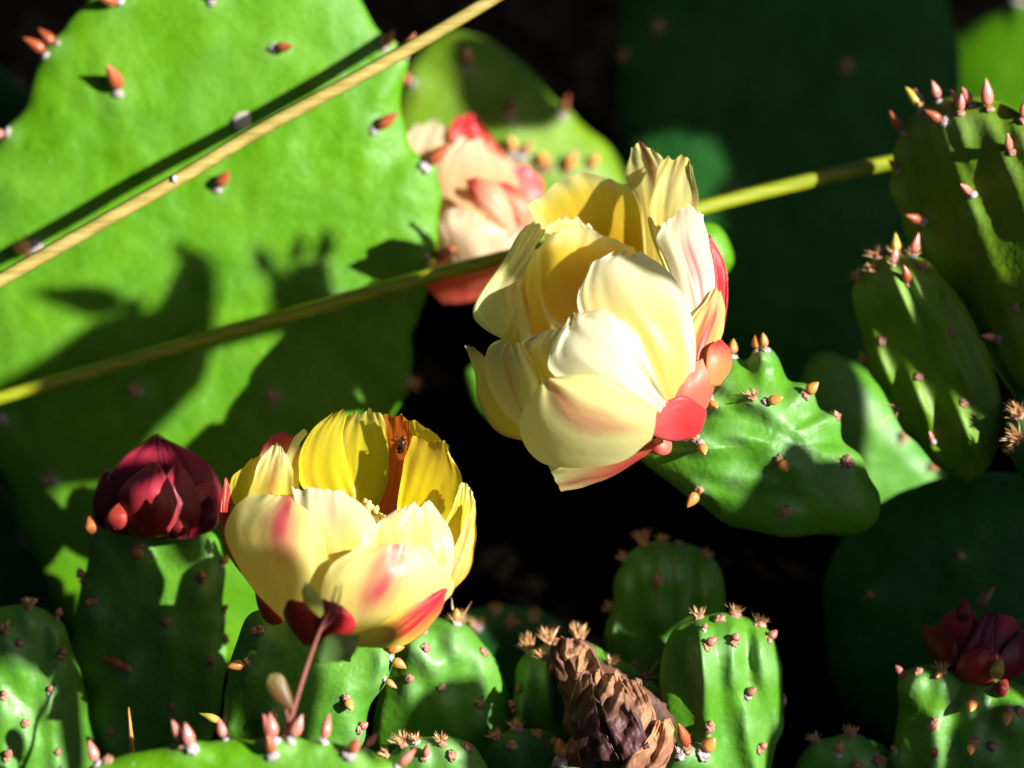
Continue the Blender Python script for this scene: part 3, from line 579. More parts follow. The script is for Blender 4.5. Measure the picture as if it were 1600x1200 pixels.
# ================================================================ FLOWERS
class Flower:
    def __init__(s, name, label, cat, zoom, center, rad, depth_r, dc, base, group=None):
        s.zx, s.zy, s.zs = zoom; s.c = s.z(*center); s.r = rad[0] / s.zs, rad[1] / s.zs; s.dr = depth_r; s.dc = dc
        b = s.z(*base); s.root = thing(name, P(b.x, b.y, dc), label, cat, group or {'flower': 'cactus flowers in bloom'}.get(cat, 'cactus flower buds')); s.n = 0
    def z(s, x, y): return Vector((s.zx + x / s.zs, s.zy + y / s.zs))
    def depth(s, p, side, k):
        q = ((p.x - s.c.x) / s.r[0]) ** 2 + ((p.y - s.c.y) / s.r[1]) ** 2; t = k * k - q
        return s.dc - side * s.dr * math.sqrt(0.5 * (t + math.sqrt(t * t + 0.02)))
    def petal(s, L, M, R_, side=(1, 1), lay=0.0, k=1.08, col=((0.72, 0.50, 0.03), (0.80, 0.70, 0.16)), edge=None, pink=None, pk=0.0, pw=0.28, pv=(0.3, 0.75), poff=0.0, rag=1.45,
              wave=1.0, cup=0.0, curl=0.0, crumple=0.0, mat=None, name='petal', nu=22, nv=30, thick=0.0, label=None):
        s.n += 1; sd = s.n * 7.13
        L, M, R_ = ([s.z(*q) for q in A] for A in (L, M, R_))
        V = []; F = []; UV = []; C = []
        w0 = (L[len(L) // 2] - R_[len(R_) // 2]).length; wk = min(1.0, w0 / 75); wv = wave * wk
        for j in range(nv + 1):
            v = j / nv; a, b, c = crom(L, v), crom(M, v), crom(R_, v)
            dirv = crom(M, min(1, v + .03)) - crom(M, max(0, v - .03)); dirv = dirv.normalized() if dirv.length > 0 else Vector((0, -1))
            for i in range(nu + 1):
                u = i / nu * 2 - 1
                p = a * (u * (u - 1) / 2) + b * (1 - u * u) + c * (u * (u + 1) / 2)
                nz = noise.noise(Vector((u * 2.2, sd, v * 0.7))); nz2 = noise.noise(Vector((u * 6.5, sd + 9, v)))
                p = p + dirv * (nz * 8 + nz2 * 3.4 + 1.6 * noise.noise(Vector((u * 15, sd + 19, v))) - 1.5) * rag * wk * v ** 4
                ed = abs(u) ** 3
                side_v = Vector((-dirv.y, dirv.x)) * (1 if u > 0 else -1)
                p = p - side_v * 0 + side_v * noise.noise(Vector((v * 5, sd + (3 if u > 0 else 8), 0))) * 3.5 * rag * ed * v
                sdv = lerp(side[0], side[1], v); d = s.depth(p, sdv, k) - lay
                sg = 1 if sdv > 0 else -1
                d += wv * (6.5 * noise.noise(Vector((u * 1.8, v * 2.2, sd))) * (0.35 + 0.65 * max(abs(u), v)) + 8.0 * noise.noise(Vector((u * 4.5, v * 3.0, sd + 20))) * max(ed, v ** 4))
                d += 0.9 * wv * wk * noise.noise(Vector((u * 7, v * 1.8, sd + 30)))
                if crumple:
                    q3 = Vector(((p.x + p.y * .5) / 27, (p.y - p.x * .3) / 48, sd)); e3 = 1 - 2.4 * abs(noise.noise(q3)); d -= crumple * (e3 * .8 + .4 * noise.noise(q3 * 2.4) + .12 * noise.noise(q3 * 6))
                d += -cup * (1 - u * u) * math.sin(math.pi * min(1, v * .9 + .05)) * sg
                d += curl * (v ** 4) * sg * -1
                V.append(P(p.x, p.y, d)); UV.append((u * .5 + .5 + sd, v))
                c0 = mix3(col[0], col[1], sstep(0.25, 0.95, v))
                if edge: c0 = mix3(c0, edge, sstep(0.75, 1.0, max(abs(u), v)) * 0.8)
                if pk:
                    uu = u - poff
                    m_ = math.exp(-(uu / (pw * (0.75 + .35 * noise.noise(Vector((v * 3, sd, 1)))))) ** 2) * sstep(pv[0] - .25, pv[0] + .15, v) * (1 - 0.55 * sstep(pv[1], pv[1] + .3, v) * (pv[1] < 1))
                    m_ = m_ * (1 + 0.45 * noise.noise(Vector((u * 13, v * 2.2, sd + 4)))) ** 1.4
                    c0 = mix3(c0, pink or (0.55, 0.05, 0.05), m_ * pk)
                C.append(c0)
        for j in range(nv):
            for i in range(nu):
                q = j * (nu + 1) + i; F.append((q, q + 1, q + nu + 2, q + nu + 1))
        o = mesh_obj(name, V, F, mat or PETAL, s.root, uv=UV, cols=C)
        if thick:
            md = o.modifiers.new('thickness', 'SOLIDIFY'); md.thickness = thick * U; md.offset = 0
        if label: o['label'] = label
        return o
    def scale_leaf(s, b, t, w_, d, thick=9, col=(0.38, 0.02, 0.02), col2=(0.5, 0.06, 0.03), bend=0.0, name='sepal', tipsharp=1.0):
        """thick fleshy scale from base b to tip t (zoom coordinates)"""
        s.n += 1; b, t = s.z(*b), s.z(*t); ax = t - b; ln = ax.length; dx = ax / ln; sx = Vector((-dx.y, dx.x)); w_ /= s.zs
        V = []; F = []; UV = []; C = []; seg = 20; rings = 18
        for i in range(rings + 1):
            v = i / rings; prof = (math.sin(math.pi * v ** 0.75) ** 0.6) * (1 - 0.25 * v) if 0 < v < 1 else 0.02
            c = b + ax * v + sx * bend * math.sin(math.pi * v)
            for k in range(seg):
                g = 6.28318 * k / seg
                p = c + sx * math.cos(g) * w_ * .5 * prof * 1.25
                dd = d - max(thick, w_ * .3) * math.sin(g) * prof * (1.2 if math.sin(g) > 0 else .6) - 10 * math.sin(math.pi * v) + 1.5 * noise.noise(Vector((g, v * 4, s.n)))
                V.append(P(p.x, p.y, dd)); UV.append((g / 6.28, v)); C.append(mix3(col, col2, 0.5 + 0.9 * noise.noise(Vector((v * 2.2, math.cos(g) * 1.2, s.n * 3.3)))))
        for i in range(rings):
            for k in range(seg): F.append((i * seg + k, i * seg + (k + 1) % seg, (i + 1) * seg + (k + 1) % seg, (i + 1) * seg + k))
        F.append(tuple(range(seg))); F.append(tuple(reversed(range(rings * seg, (rings + 1) * seg))))
        return mesh_obj(name, V, F, SEPAL, s.root, uv=UV, cols=C)
    def stamens(s, pts, d0):
        for (x, y) in pts:
            s.n += 1; q = s.z(x, y); b = s.z(x + rnd.uniform(-30, 30), y + 90); tip = P(q.x, q.y, d0 + rnd.uniform(-12, 12)); bb = P(b.x, b.y, d0 + 30)
            V = []; F = []; d = (tip - bb); 
            for i in range(7):
                c = bb + d * (i / 6) + Vector((math.sin(i * .6) * 2, 0, 0))
                for k in range(5): V.append(c + Vector((math.cos(1.257 * k), math.sin(1.257 * k), 0)) * 1.1)
            for i in range(6):
                for k in range(5): F.append((i * 5 + k, i * 5 + (k + 1) % 5, (i + 1) * 5 + (k + 1) % 5, (i + 1) * 5 + k))
            st = mesh_obj('stamen', V, F, STAM, s.root)
            bv, bf = blob(4.0, 1.5, 0.35, s.n, 2); rr = Matrix.Rotation(rnd.uniform(-1, 1), 3, 'Y')
            mesh_obj('anther', [tip + rr @ Vector(v) for v in bv], bf, STAM, s.root, parent=st)
STAM = simple('pollen_yellow', (0.7, 0.52, 0.12), (0.8, 0.7, 0.3), 800, .6, .0001, .3, .2)
Yb = (0.74, 0.42, 0.010); Yt = (0.82, 0.68, 0.07); Yp = (0.83, 0.79, 0.33); CR = (0.86, 0.84, 0.56)
GY = (0.66, 0.56, 0.12); PK = (0.58, 0.07, 0.07); RD = (0.45, 0.015, 0.02); OR = (0.55, 0.09, 0.015)

# ---- large pale flower (right)
fr = Flower('cactus_flower', 'large pale yellow ruffled cactus flower with pink ribs leaning left on the knobbly pad', 'flower',
            (700, 200, 2.0), (480, 620), (430, 470), 190, 0, (790, 850))
A = fr.petal
A([(560, 600), (420, 430), (300, 330), (245, 240)], [(590, 600), (520, 400), (440, 240), (400, 148)], [(640, 600), (690, 440), (665, 300), (600, 178)], (-.75, -.75), 0, col=(Yb, Yt), edge=Yp)
A([(620, 470), (600, 260), (556, 150), (572, 70)], [(650, 470), (640, 280), (630, 150), (590, 44)], [(700, 470), (690, 280), (690, 150), (665, 85)], (-.6, -.5), 10, col=(GY, Yp), pk=.8, pw=.22, poff=.25, pv=(.5, 1), k=1.2)
A([(690, 480), (630, 320), (636, 200), (668, 100)], [(730, 480), (690, 320), (700, 200), (725, 92)], [(770, 480), (775, 320), (782, 220), (760, 108)], (-.2, -.1), 20, col=(GY, Yp), edge=GY, pk=.25, pv=(.7, 1), k=1.2, wave=1.1, rag=1.6)
A([(830, 640), (815, 520), (805, 420), (806, 338)], [(850, 640), (852, 520), (845, 420), (812, 336)], [(858, 640), (872, 540), (868, 440), (818, 336)], (.1, .1), -10, col=(RD, RD), k=1.1, rag=.3, mat=SEPAL, thick=3, label='red outer petal')
A([(770, 640), (690, 450), (655, 350), (675, 300)], [(800, 640), (775, 480), (735, 350), (735, 248)], [(820, 600), (835, 480), (812, 350), (798, 255)], (.45, .35), 26, col=(CR, CR), pk=.95, pink=(.64, .14, .15), pw=.55, pv=(.05, .5), poff=.1, cup=6)
A([(450, 680), (290, 580), (250, 430), (330, 318)], [(470, 680), (420, 520), (400, 420), (420, 318)], [(520, 660), (600, 540), (620, 440), (580, 365)], (-.5, -.35), 0, col=(Yb, Yt), edge=CR, curl=-14)
A([(520, 640), (340, 470), (300, 330), (340, 285)], [(540, 620), (430, 440), (400, 330), (395, 280)], [(560, 600), (500, 420), (470, 340), (440, 300)], (-.5, -.42), -6, col=(Yb, Yp), edge=CR, rag=1.5)
A([(210, 680), (105, 620), (82, 555), (180, 400), (245, 300)], [(240, 680), (170, 600), (150, 520), (225, 400), (280, 300)], [(270, 660), (240, 560), (230, 480), (270, 380), (310, 310)], (.05, -.1), 0, col=(Yp, Yp), pk=.3, pw=.12, poff=.4, k=1.05)
A([(190, 590), (158, 530), (162, 470), (205, 425)], [(230, 600), (205, 530), (205, 470), (228, 420)], [(260, 600), (250, 540), (248, 470), (250, 414)], (-.2, -.1), -8, col=(Yb, Yt), edge=Yp, k=1.0)
A([(270, 690), (215, 630), (225, 520), (238, 395)], [(320, 700), (260, 620), (258, 510), (262, 385)], [(420, 690), (320, 600), (290, 500), (295, 370)], (-.3, -.15), -4, col=(Yb, Yt), edge=Yp, k=1.0)
A([(160, 700), (170, 650), (200, 590), (222, 520)], [(195, 720), (195, 660), (212, 590), (228, 512)], [(235, 720), (225, 660), (222, 590), (234, 520)], (.5, .35), 6, col=(Yt, Yp), k=1.0, rag=.6)
A([(300, 990), (165, 955), (98, 860), (84, 765), (52, 684)], [(310, 970), (200, 900), (130, 800), (112, 740), (70, 684)], [(320, 950), (230, 880), (165, 780), (140, 730), (112, 706)], (.35, .1), 0, col=(Yt, Yp), edge=(.55, .3, .1), curl=10)
A([(260, 965), (170, 885), (116, 780), (125, 690), (165, 664)], [(265, 950), (220, 860), (190, 760), (185, 700), (198, 662)], [(300, 920), (282, 860), (282, 790), (250, 710), (222, 675)], (.8, .5), 14, col=(Yp, Yp), pk=.5, pink=(.6, .2, .1), pw=.2, pv=(.2, .9), cup=10)
A([(300, 830), (258, 740), (230, 672), (285, 638)], [(325, 830), (300, 740), (290, 680), (330, 622)], [(350, 820), (350, 730), (346, 680), (356, 626)], (.6, .45), 4, col=(Yt, CR), pk=.2, pv=(.7, 1), poff=.6)
A([(660, 880), (500, 720), (408, 560), (435, 440), (490, 392)], [(700, 870), (610, 690), (530, 540), (510, 430), (545, 383)], [(760, 850), (775, 680), (745, 540), (680, 440), (605, 380)], (.9, .62), 22, col=((.80, .62, .16), CR), cup=14, rag=3.2, wave=1.9, edge=(.88, .86, .66))
A([(660, 900), (440, 830), (318, 755), (345, 650), (378, 590)], [(670, 880), (530, 770), (440, 680), (400, 620), (400, 578)], [(690, 860), (640, 760), (590, 640), (500, 560), (410, 556)], (1, .82), 38, col=(CR, (.87, .85, .62)), pk=.12, pv=(.8, 1), cup=10, rag=2.8, wave=1.9)
A([(730, 880), (700, 800), (712, 690), (765, 590), (822, 505)], [(770, 870), (765, 780), (785, 680), (822, 580), (845, 500)], [(815, 810), (830, 730), (855, 650), (866, 590), (856, 508)], (.75, .4), 34, col=(Yt, Yp), pk=1.0, pink=(.60, .08, .06), pw=.75, pv=(.1, .62), poff=.15, cup=10)
A([(650, 880), (560, 826), (450, 772), (325, 776)], [(645, 940), (520, 930), (400, 890), (308, 784)], [(635, 975), (520, 1050), (300, 1050), (222, 930), (290, 790)], (1, .95), 62, col=(Yp, Yp), pk=.75, pink=(.66, .16, .13), pw=.32, pv=(.25, .95), cup=18, rag=.7, edge=Yp)
A([(640, 970), (500, 1030), (390, 1040), (310, 1050)], [(640, 1000), (520, 1060), (410, 1080), (335, 1100)], [(610, 1030), (520, 1085), (430, 1120), (352, 1138)], (.55, .45), 26, col=((.55, .12, .06), Yp), pk=.7, pw=.5, poff=.5, pv=(.0, 1), rag=.4)
RS = dict(mat=SEPAL, thick=5, rag=.3, wave=.5, name='sepal', k=1.1)
A([(805, 880), (740, 838), (680, 862), (622, 932)], [(800, 915), (735, 905), (680, 912), (620, 940)], [(785, 950), (745, 972), (690, 976), (622, 950)], (.9, .85), 52, col=((.46, .03, .03), (.60, .10, .10)), cup=7, **RS)
A([(812, 805), (806, 740), (812, 690), (838, 668)], [(838, 805), (845, 740), (848, 700), (848, 664)], [(850, 800), (882, 750), (880, 700), (858, 668)], (.75, .6), 46, col=((.60, .16, .05), (.50, .03, .03)), cup=6, **RS)
A([(745, 900), (700, 860), (720, 790), (760, 740)], [(790, 890), (775, 820), (785, 760), (800, 720)], [(815, 850), (835, 790), (850, 740), (830, 715)], (.8, .65), 40, col=((.55, .10, .06), (.66, .22, .14)), cup=10, **RS)
fr.scale_leaf((700, 985), (618, 1005), 55, -70, 8, (0.55, 0.14, 0.09), (0.55, 0.10, 0.07))

# ---- yellow and pink cup flower (left)
fl = Flower('cactus_flower', 'round yellow cactus flower with deep pink stripes, its cup open with stamens and an ant', 'flower',
            (300, 600, 2.6667), (655, 600), (525, 490), 155, -110, (560, 1060))
A = fl.petal
BY = (0.83, 0.66, 0.014); BY2 = (0.86, 0.74, 0.06)
A([(640, 560), (455, 420), (470, 230), (585, 115)], [(680, 560), (560, 400), (560, 230), (620, 112)], [(720, 560), (670, 400), (660, 220), (675, 118)], (-.8, -.75), -4, col=(BY, BY2), pk=.35, pink=OR, pw=.15, poff=-.5, k=1.12)
A([(650, 560), (625, 400), (630, 220), (672, 108)], [(720, 560), (730, 390), (730, 220), (725, 108)], [(810, 560), (830, 400), (828, 240), (790, 122)], (-.9, -.8), 2, col=(BY, BY2), k=1.1, edge=(.86, .74, .2))
A([(860, 560), (885, 400), (880, 260), (862, 130)], [(930, 560), (960, 400), (960, 280), (930, 160)], [(1040, 560), (1080, 420), (1075, 330), (1060, 243)], (-.75, -.7), -8, col=(BY, BY2), k=1.1)
A([(750, 560), (815, 410), (815, 240), (800, 130)], [(795, 560), (852, 410), (868, 240), (864, 128)], [(860, 560), (900, 410), (925, 270), (905, 160)], (-.8, -.72), 6, col=((.6, .14, .02), (.62, .2, .02)), pk=.75, pink=OR, pw=.9, pv=(0, 1), k=1.08, label='orange red striped petal')
A([(850, 600), (862, 440), (892, 310), (925, 212)], [(930, 620), (985, 450), (1020, 340), (1035, 238)], [(1040, 680), (1115, 520), (1122, 390), (1062, 244)], (-.55, -.5), 10, col=(BY, (.78, .58, .04)), pk=.3, pink=OR, pw=.12, poff=.4, k=1.08)
A([(980, 760), (1040, 620), (1085, 510), (1112, 416)], [(1020, 780), (1085, 640), (1125, 530), (1140, 416)], [(1060, 790), (1140, 640), (1176, 520), (1172, 448)], (.05, -.15), 0, col=(BY, BY2), k=1.05, edge=Yp)
A([(1000, 960), (1045, 800), (1105, 650), (1165, 505)], [(1040, 930), (1100, 800), (1150, 660), (1176, 490)], [(1060, 890), (1155, 780), (1182, 640), (1180, 492)], (.4, .1), 6, col=((.75, .45, .02), Yt), pk=.6, pw=.2, poff=-.3, pv=(.4, 1), k=1.1)
A([(330, 520), (280, 400), (275, 300), (325, 222)], [(390, 500), (360, 380), (345, 280), (370, 205)], [(450, 500), (445, 380), (450, 270), (445, 202)], (-.3, -.3), 0, col=(Yt, (.5, .06, .09)), pk=.9, pink=(.45, .04, .09), pw=.9, pv=(.5, 1), k=1.05)
A([(330, 520), (345, 400), (390, 290), (455, 190)], [(380, 520), (380, 410), (405, 300), (470, 188)], [(435, 520), (415, 430), (410, 340), (482, 205)], (-.1, -.2), 6, col=(Yt, Yp), k=1.0)
A([(270, 620), (170, 490), (162, 400), (225, 320)], [(285, 600), (215, 480), (215, 390), (265, 308)], [(320, 600), (275, 480), (285, 390), (305, 300)], (.2, .05), 0, col=(BY, BY2), k=1.05)
A([(250, 600), (235, 470), (272, 350), (335, 250)], [(320, 600), (322, 460), (345, 350), (362, 250)], [(420, 600), (428, 460), (412, 340), (385, 262)], (.4, .2), 8, col=(Yt, Yp), pk=.65, pink=(.5, .14, .05), pw=.35, pv=(.3, .75), k=1.05)
A([(270, 870), (160, 720), (118, 560), (138, 402)], [(280, 850), (175, 690), (138, 550), (146, 400)], [(290, 820), (200, 650), (165, 530), (180, 488)], (.3, .05), 0, col=((.35, .05, .02), (.42, .06, .03)), pk=.5, pink=RD, k=1.12, rag=.3, mat=SEPAL, thick=3, label='red brown outer sepal')
A([(780, 900), (762, 720), (768, 590), (870, 520)], [(880, 900), (895, 720), (905, 600), (935, 492)], [(1020, 900), (1085, 760), (1080, 610), (1000, 490)], (.7, .45), 0, col=(Yt, Yp), rag=1.4, edge=CR)
A([(540, 950), (510, 720), (440, 540), (415, 430)], [(620, 950), (600, 720), (570, 560), (560, 425)], [(720, 900), (775, 720), (765, 570), (670, 462)], (.85, .55), 8, col=(Yt, CR), pk=.3, pink=(.7, .3, .15), pw=.35, pv=(.2, .7), rag=1.5, cup=6)
A([(380, 985), (235, 830), (140, 640), (165, 530), (240, 458)], [(430, 990), (365, 820), (325, 640), (345, 540), (392, 464)], [(510, 970), (570, 800), (550, 650), (490, 540), (425, 480)], (.95, .6), 24, col=((.83, .74, .20), Yp), pk=.95, pink=(.62, .10, .11), poff=.22, pw=.5, pv=(.42, 1.2), cup=16, rag=.6)
A([(570, 1000), (548, 880), (578, 780), (606, 728)], [(605, 1010), (592, 890), (600, 790), (610, 726)], [(650, 1000), (650, 880), (630, 790), (616, 730)], (1, .85), 34, col=(Yt, Yp), k=1.02, rag=.3)
A([(620, 1060), (535, 920), (575, 765), (690, 675)], [(690, 1060), (745, 920), (810, 790), (866, 660)], [(780, 1060), (1000, 940), (1090, 840), (975, 682)], (1, .8), 44, col=((.83, .74, .20), Yp), pk=.95, pink=(.64, .10, .12), pw=.36, pv=(.35, 1.2), cup=14, rag=.8)
A([(640, 1060), (780, 1000), (910, 905), (1052, 853)], [(680, 1085), (830, 1050), (960, 955), (1060, 853)], [(700, 1095), (890, 1085), (1020, 970), (1062, 858)], (.9, .7), 62, col=(Yt, (.5, .03, .04)), pk=1.0, pink=(.52, .015, .03), pw=.8, pv=(.35, 1.4), cup=12, rag=.2, mat=SEPAL, thick=3, k=1.1)
RS = dict(mat=SEPAL, thick=4, rag=.4, wave=.5, name='sepal', k=1.12)
A([(470, 1085), (415, 1020), (386, 960), (396, 912)], [(515, 1090), (470, 1010), (430, 940), (415, 900)], [(570, 1085), (550, 990), (520, 930), (455, 912)], (1, .95), 66, col=((.40, .03, .015), (.42, .04, .02)), cup=14, **RS)
A([(520, 1080), (515, 980), (545, 900)], [(570, 1085), (595, 990), (590, 908)], [(610, 1080), (675, 1020), (668, 970), (625, 928)], (1, .95), 74, col=((.42, .02, .02), (.46, .02, .03)), cup=14, **RS)
fl.scale_leaf((370, 1000), (268, 835), 90, -170, 12, (0.38, 0.03, 0.02), (0.45, 0.09, 0.03))
fl.scale_leaf((800, 1110), (850, 1060), 60, -170, 8, (0.6, .2, .03), (0.55, .12, .03))
fl.stamens([(720, 490), (712, 512), (728, 505), (745, 540), (765, 535), (775, 548), (758, 560), (790, 552), (750, 575), (765, 585), (772, 565), (740, 560), (735, 525), (755, 600), (780, 580), (700, 520), (738, 500), (752, 515), (790, 575), (802, 560), (768, 522), (725, 548), (745, 592)], -125)

# ---- blurred flower behind
fb = Flower('cactus_flower', 'blurred cream and coral red cactus flower half hidden behind the large green pad', 'flower',
            (580, 0, 2.6667), (420, 830), (340, 340), 150, 550, (400, 1180))
A = fb.petal; PC = (.86, .70, .46)
A([(300, 1050), (140, 860), (130, 680), (210, 520)], [(430, 1050), (400, 800), (380, 640), (370, 540)], [(620, 1050), (700, 860), (660, 720), (520, 600)], (-.1, -.1), -20, col=((.78, .5, .25), PC))
A([(300, 950), (180, 800), (120, 640), (170, 520)], [(350, 950), (270, 780), (230, 620), (250, 500)], [(420, 950), (370, 780), (350, 640), (320, 545)], (-.2, -.2), 0, col=((.7, .35, .1), PC))
A([(500, 800), (400, 640), (320, 560), (350, 490)], [(540, 780), (470, 640), (420, 560), (400, 480)], [(600, 760), (560, 660), (510, 580), (440, 490)], (-.1, -.1), 0, col=((.6, .1, .05), (.5, .02, .03)), mat=SEPAL, label='red back petal')
A([(330, 950), (270, 800), (280, 660), (370, 580)], [(430, 950), (410, 790), (420, 660), (440, 575)], [(560, 950), (610, 810), (590, 700), (500, 610)], (.6, .3), 0, col=((.84, .56, .26), PC), wave=1.4)
A([(560, 900), (580, 800), (560, 740), (600, 690)], [(640, 900), (660, 800), (640, 740), (640, 688)], [(700, 880), (720, 810), (710, 750), (680, 700)], (.3, .2), 10, col=((.65, .1, .08), (.62, .08, .10)), mat=SEPAL)
A([(620, 960), (540, 780), (450, 742), (405, 745)], [(600, 980), (520, 860), (440, 800), (396, 752)], [(560, 990), (480, 900), (420, 850), (398, 765)], (.9, .8), 30, col=((.80, .5, .3), (.6, .04, .04)), cup=10, wave=1.4)
A([(640, 960), (560, 850), (470, 800), (420, 760)], [(640, 940), (620, 850), (540, 790), (480, 750)], [(660, 900), (670, 850), (640, 800), (560, 760)], (.8, .6), 14, col=((.72, .35, .2), (.62, .05, .05)), cup=8)
A([(380, 1130), (290, 1000), (270, 920), (320, 862)], [(430, 1120), (400, 1000), (400, 930), (400, 880)], [(520, 1090), (560, 1000), (570, 960), (520, 900)], (1, .8), 30, col=(PC, (.82, .66, .46)), cup=14, wave=1.5)
A([(430, 1110), (470, 1010), (520, 950), (600, 900)], [(490, 1100), (550, 1020), (600, 960), (640, 885)], [(540, 1080), (620, 1000), (650, 940), (655, 890)], (.8, .5), 24, col=(PC, (.6, .12, .06)), pk=.6)
A([(300, 1260), (220, 1180), (250, 1100), (300, 1060)], [(380, 1260), (380, 1180), (400, 1100), (400, 1050)], [(460, 1240), (560, 1160), (560, 1100), (520, 1050)], (.8, .8), 16, col=((.6, .1, .06), (.78, .42, .2)), cup=12)
A([(440, 1240), (500, 1180), (520, 1120), (560, 1060)], [(480, 1220), (540, 1160), (570, 1110), (600, 1050)], [(520, 1200), (590, 1140), (620, 1090), (630, 1030)], (.4, .3), 0, col=((.5, .05, .03), (.72, .25, .1)))

# ---- crimson bud
bd = Flower('flower_bud', 'glossy closed crimson cactus flower bud with a pointed tip on the shaded left pad', 'flower bud',
            (0, 600, 2.0), (505, 345), (182, 190), 82, 140, (500, 470), group=None)
A = bd.petal; CM = (.14, .007, .024); CM2 = (.32, .022, .045); CM3 = (.22, .018, .02)
def bs(L, M, R_, side, lay, c=(CM, CM2), **k): bd.petal(L, M, R_, side, lay, col=c, mat=BUDM, name='bud_scale', thick=4, rag=.25, wave=.8, k=1.02, **k)
BUDM = petal_mat('glossy_bud_scale', 0.06, 0.36, 0.45)
bs([(430, 480), (400, 340), (420, 240), (482, 160)], [(500, 490), (500, 340), (500, 240), (492, 158)], [(580, 480), (620, 340), (580, 240), (505, 165)], (-.8, -.3), 0)
bs([(540, 480), (520, 340), (510, 240), (492, 162)], [(600, 475), (600, 340), (575, 250), (515, 172)], [(660, 460), (695, 350), (640, 240), (545, 188)], (.9, .35), 4, edge=(.2, .015, .04))
bs([(350, 465), (318, 350), (378, 240), (478, 163)], [(420, 475), (405, 340), (435, 240), (488, 162)], [(490, 480), (505, 350), (510, 260), (496, 163)], (.9, .35), 8, edge=(.2, .015, .04))
bs([(560, 480), (550, 400), (590, 340), (635, 300)], [(620, 470), (620, 400), (640, 350), (650, 300)], [(670, 450), (690, 400), (688, 350), (660, 305)], (.9, .6), 10)
bs([(470, 480), (480, 390), (510, 310), (545, 250)], [(540, 485), (550, 400), (555, 320), (555, 248)], [(620, 480), (630, 400), (610, 320), (565, 252)], (1, .85), 12)
bs([(410, 470), (375, 400), (385, 320), (475, 250)], [(465, 478), (455, 400), (460, 330), (484, 246)], [(525, 468), (555, 410), (540, 330), (495, 252)], (1.05, .95), 22, c=(CM3, CM2), cup=16, edge=(.3, .04, .05))
bd.scale_leaf((330, 455), (335, 262), 62, 120, 10, (.10, .008, .015), (.15, .02, .02), name='bud_scale', bend=-4)
bd.scale_leaf((355, 455), (380, 370), 60, 55, 9, (.26, .02, .02), (.32, .05, .03), name='bud_scale')
bd.scale_leaf((470, 478), (455, 330), 118, 62, 14, (.20, .012, .018), (.28, .03, .025), name='bud_scale')
bd.scale_leaf((560, 478), (565, 410), 50, 62, 8, (.16, .01, .015), (.2, .02, .02), name='bud_scale')
bd.scale_leaf((640, 460), (655, 350), 60, 90, 10, (.08, .004, .012), (.12, .01, .02), name='bud_scale')
for (x, y, w_) in ((285, 440, 34), (430, 525, 34)):
    bd.scale_leaf((x, y + 28), (x - 4, y - 28), w_, 80, 7, (.45, .12, .04), (.5, .2, .06), name='bud_scale')
# little frayed tip of the bud
for x in (487, 493): bd.scale_leaf((x, 172), (x + (x - 490) * 2, 156), 6, 120, 1, (.5, .4, .2), (.4, .3, .15), name='bud_tip')

# ---- dark red bud lower right
bd2 = Flower('flower_bud', 'dark red half open cactus bud in shade in the lower right corner', 'flower bud',
             (1150, 800, 3.0), (1150, 620), (220, 210), 62, 80, (1130, 850))
bd = bd2
bs([(960, 720), (900, 620), (960, 500), (1050, 455)], [(1060, 760), (1020, 640), (1040, 520), (1080, 455)], [(1150, 760), (1150, 640), (1130, 520), (1110, 460)], (.7, .2), 0)
bs([(1100, 780), (1120, 640), (1140, 520), (1160, 470)], [(1200, 780), (1220, 640), (1220, 540), (1220, 480)], [(1320, 760), (1360, 640), (1330, 540), (1290, 490)], (.7, .2), 2)
bs([(1040, 780), (1050, 680), (1100, 600), (1150, 480)], [(1110, 800), (1140, 680), (1160, 600), (1200, 470)], [(1200, 790), (1230, 690), (1220, 600), (1230, 470)], (.95, .4), 8, c=(CM, (.1, .01, .03)))
bs([(1060, 835), (1035, 740), (1075, 665), (1150, 640)], [(1110, 850), (1115, 770), (1140, 700), (1180, 642)], [(1180, 835), (1225, 760), (1225, 700), (1200, 645)], (1.05, .8), 18, c=((.30, .03, .02), (.24, .014, .016)), cup=12)
bs([(970, 745), (915, 670), (882, 600), (876, 536)], [(1005, 735), (960, 650), (920, 585), (880, 532)], [(1050, 720), (1030, 610), (975, 560), (890, 536)], (.8, .4), 8, c=((.14, .014, .01), (.16, .02, .012)), cup=8)
bs([(1190, 800), (1225, 700), (1270, 620), (1330, 560)], [(1250, 800), (1290, 700), (1310, 620), (1345, 560)], [(1330, 760), (1370, 700), (1370, 620), (1355, 565)], (.9, .5), 10, c=(CM, (.08, .006, .02)))
bd2.scale_leaf((1060, 520), (1070, 400), 70, 30, 6, (.1, .01, .012), (.14, .015, .012))
bd2.scale_leaf((1220, 860), (1270, 785), 70, 15, 10, (.2, .015, .015), (.2, .03, .02))
bd2.scale_leaf((1210, 780), (1245, 690), 60, 0, 8, (.4, .35, .06), (.45, .3, .06))
bd2.scale_leaf((1130, 450), (1215, 345), 50, 60, 4, (.15, .1, .06), (.1, .08, .06))

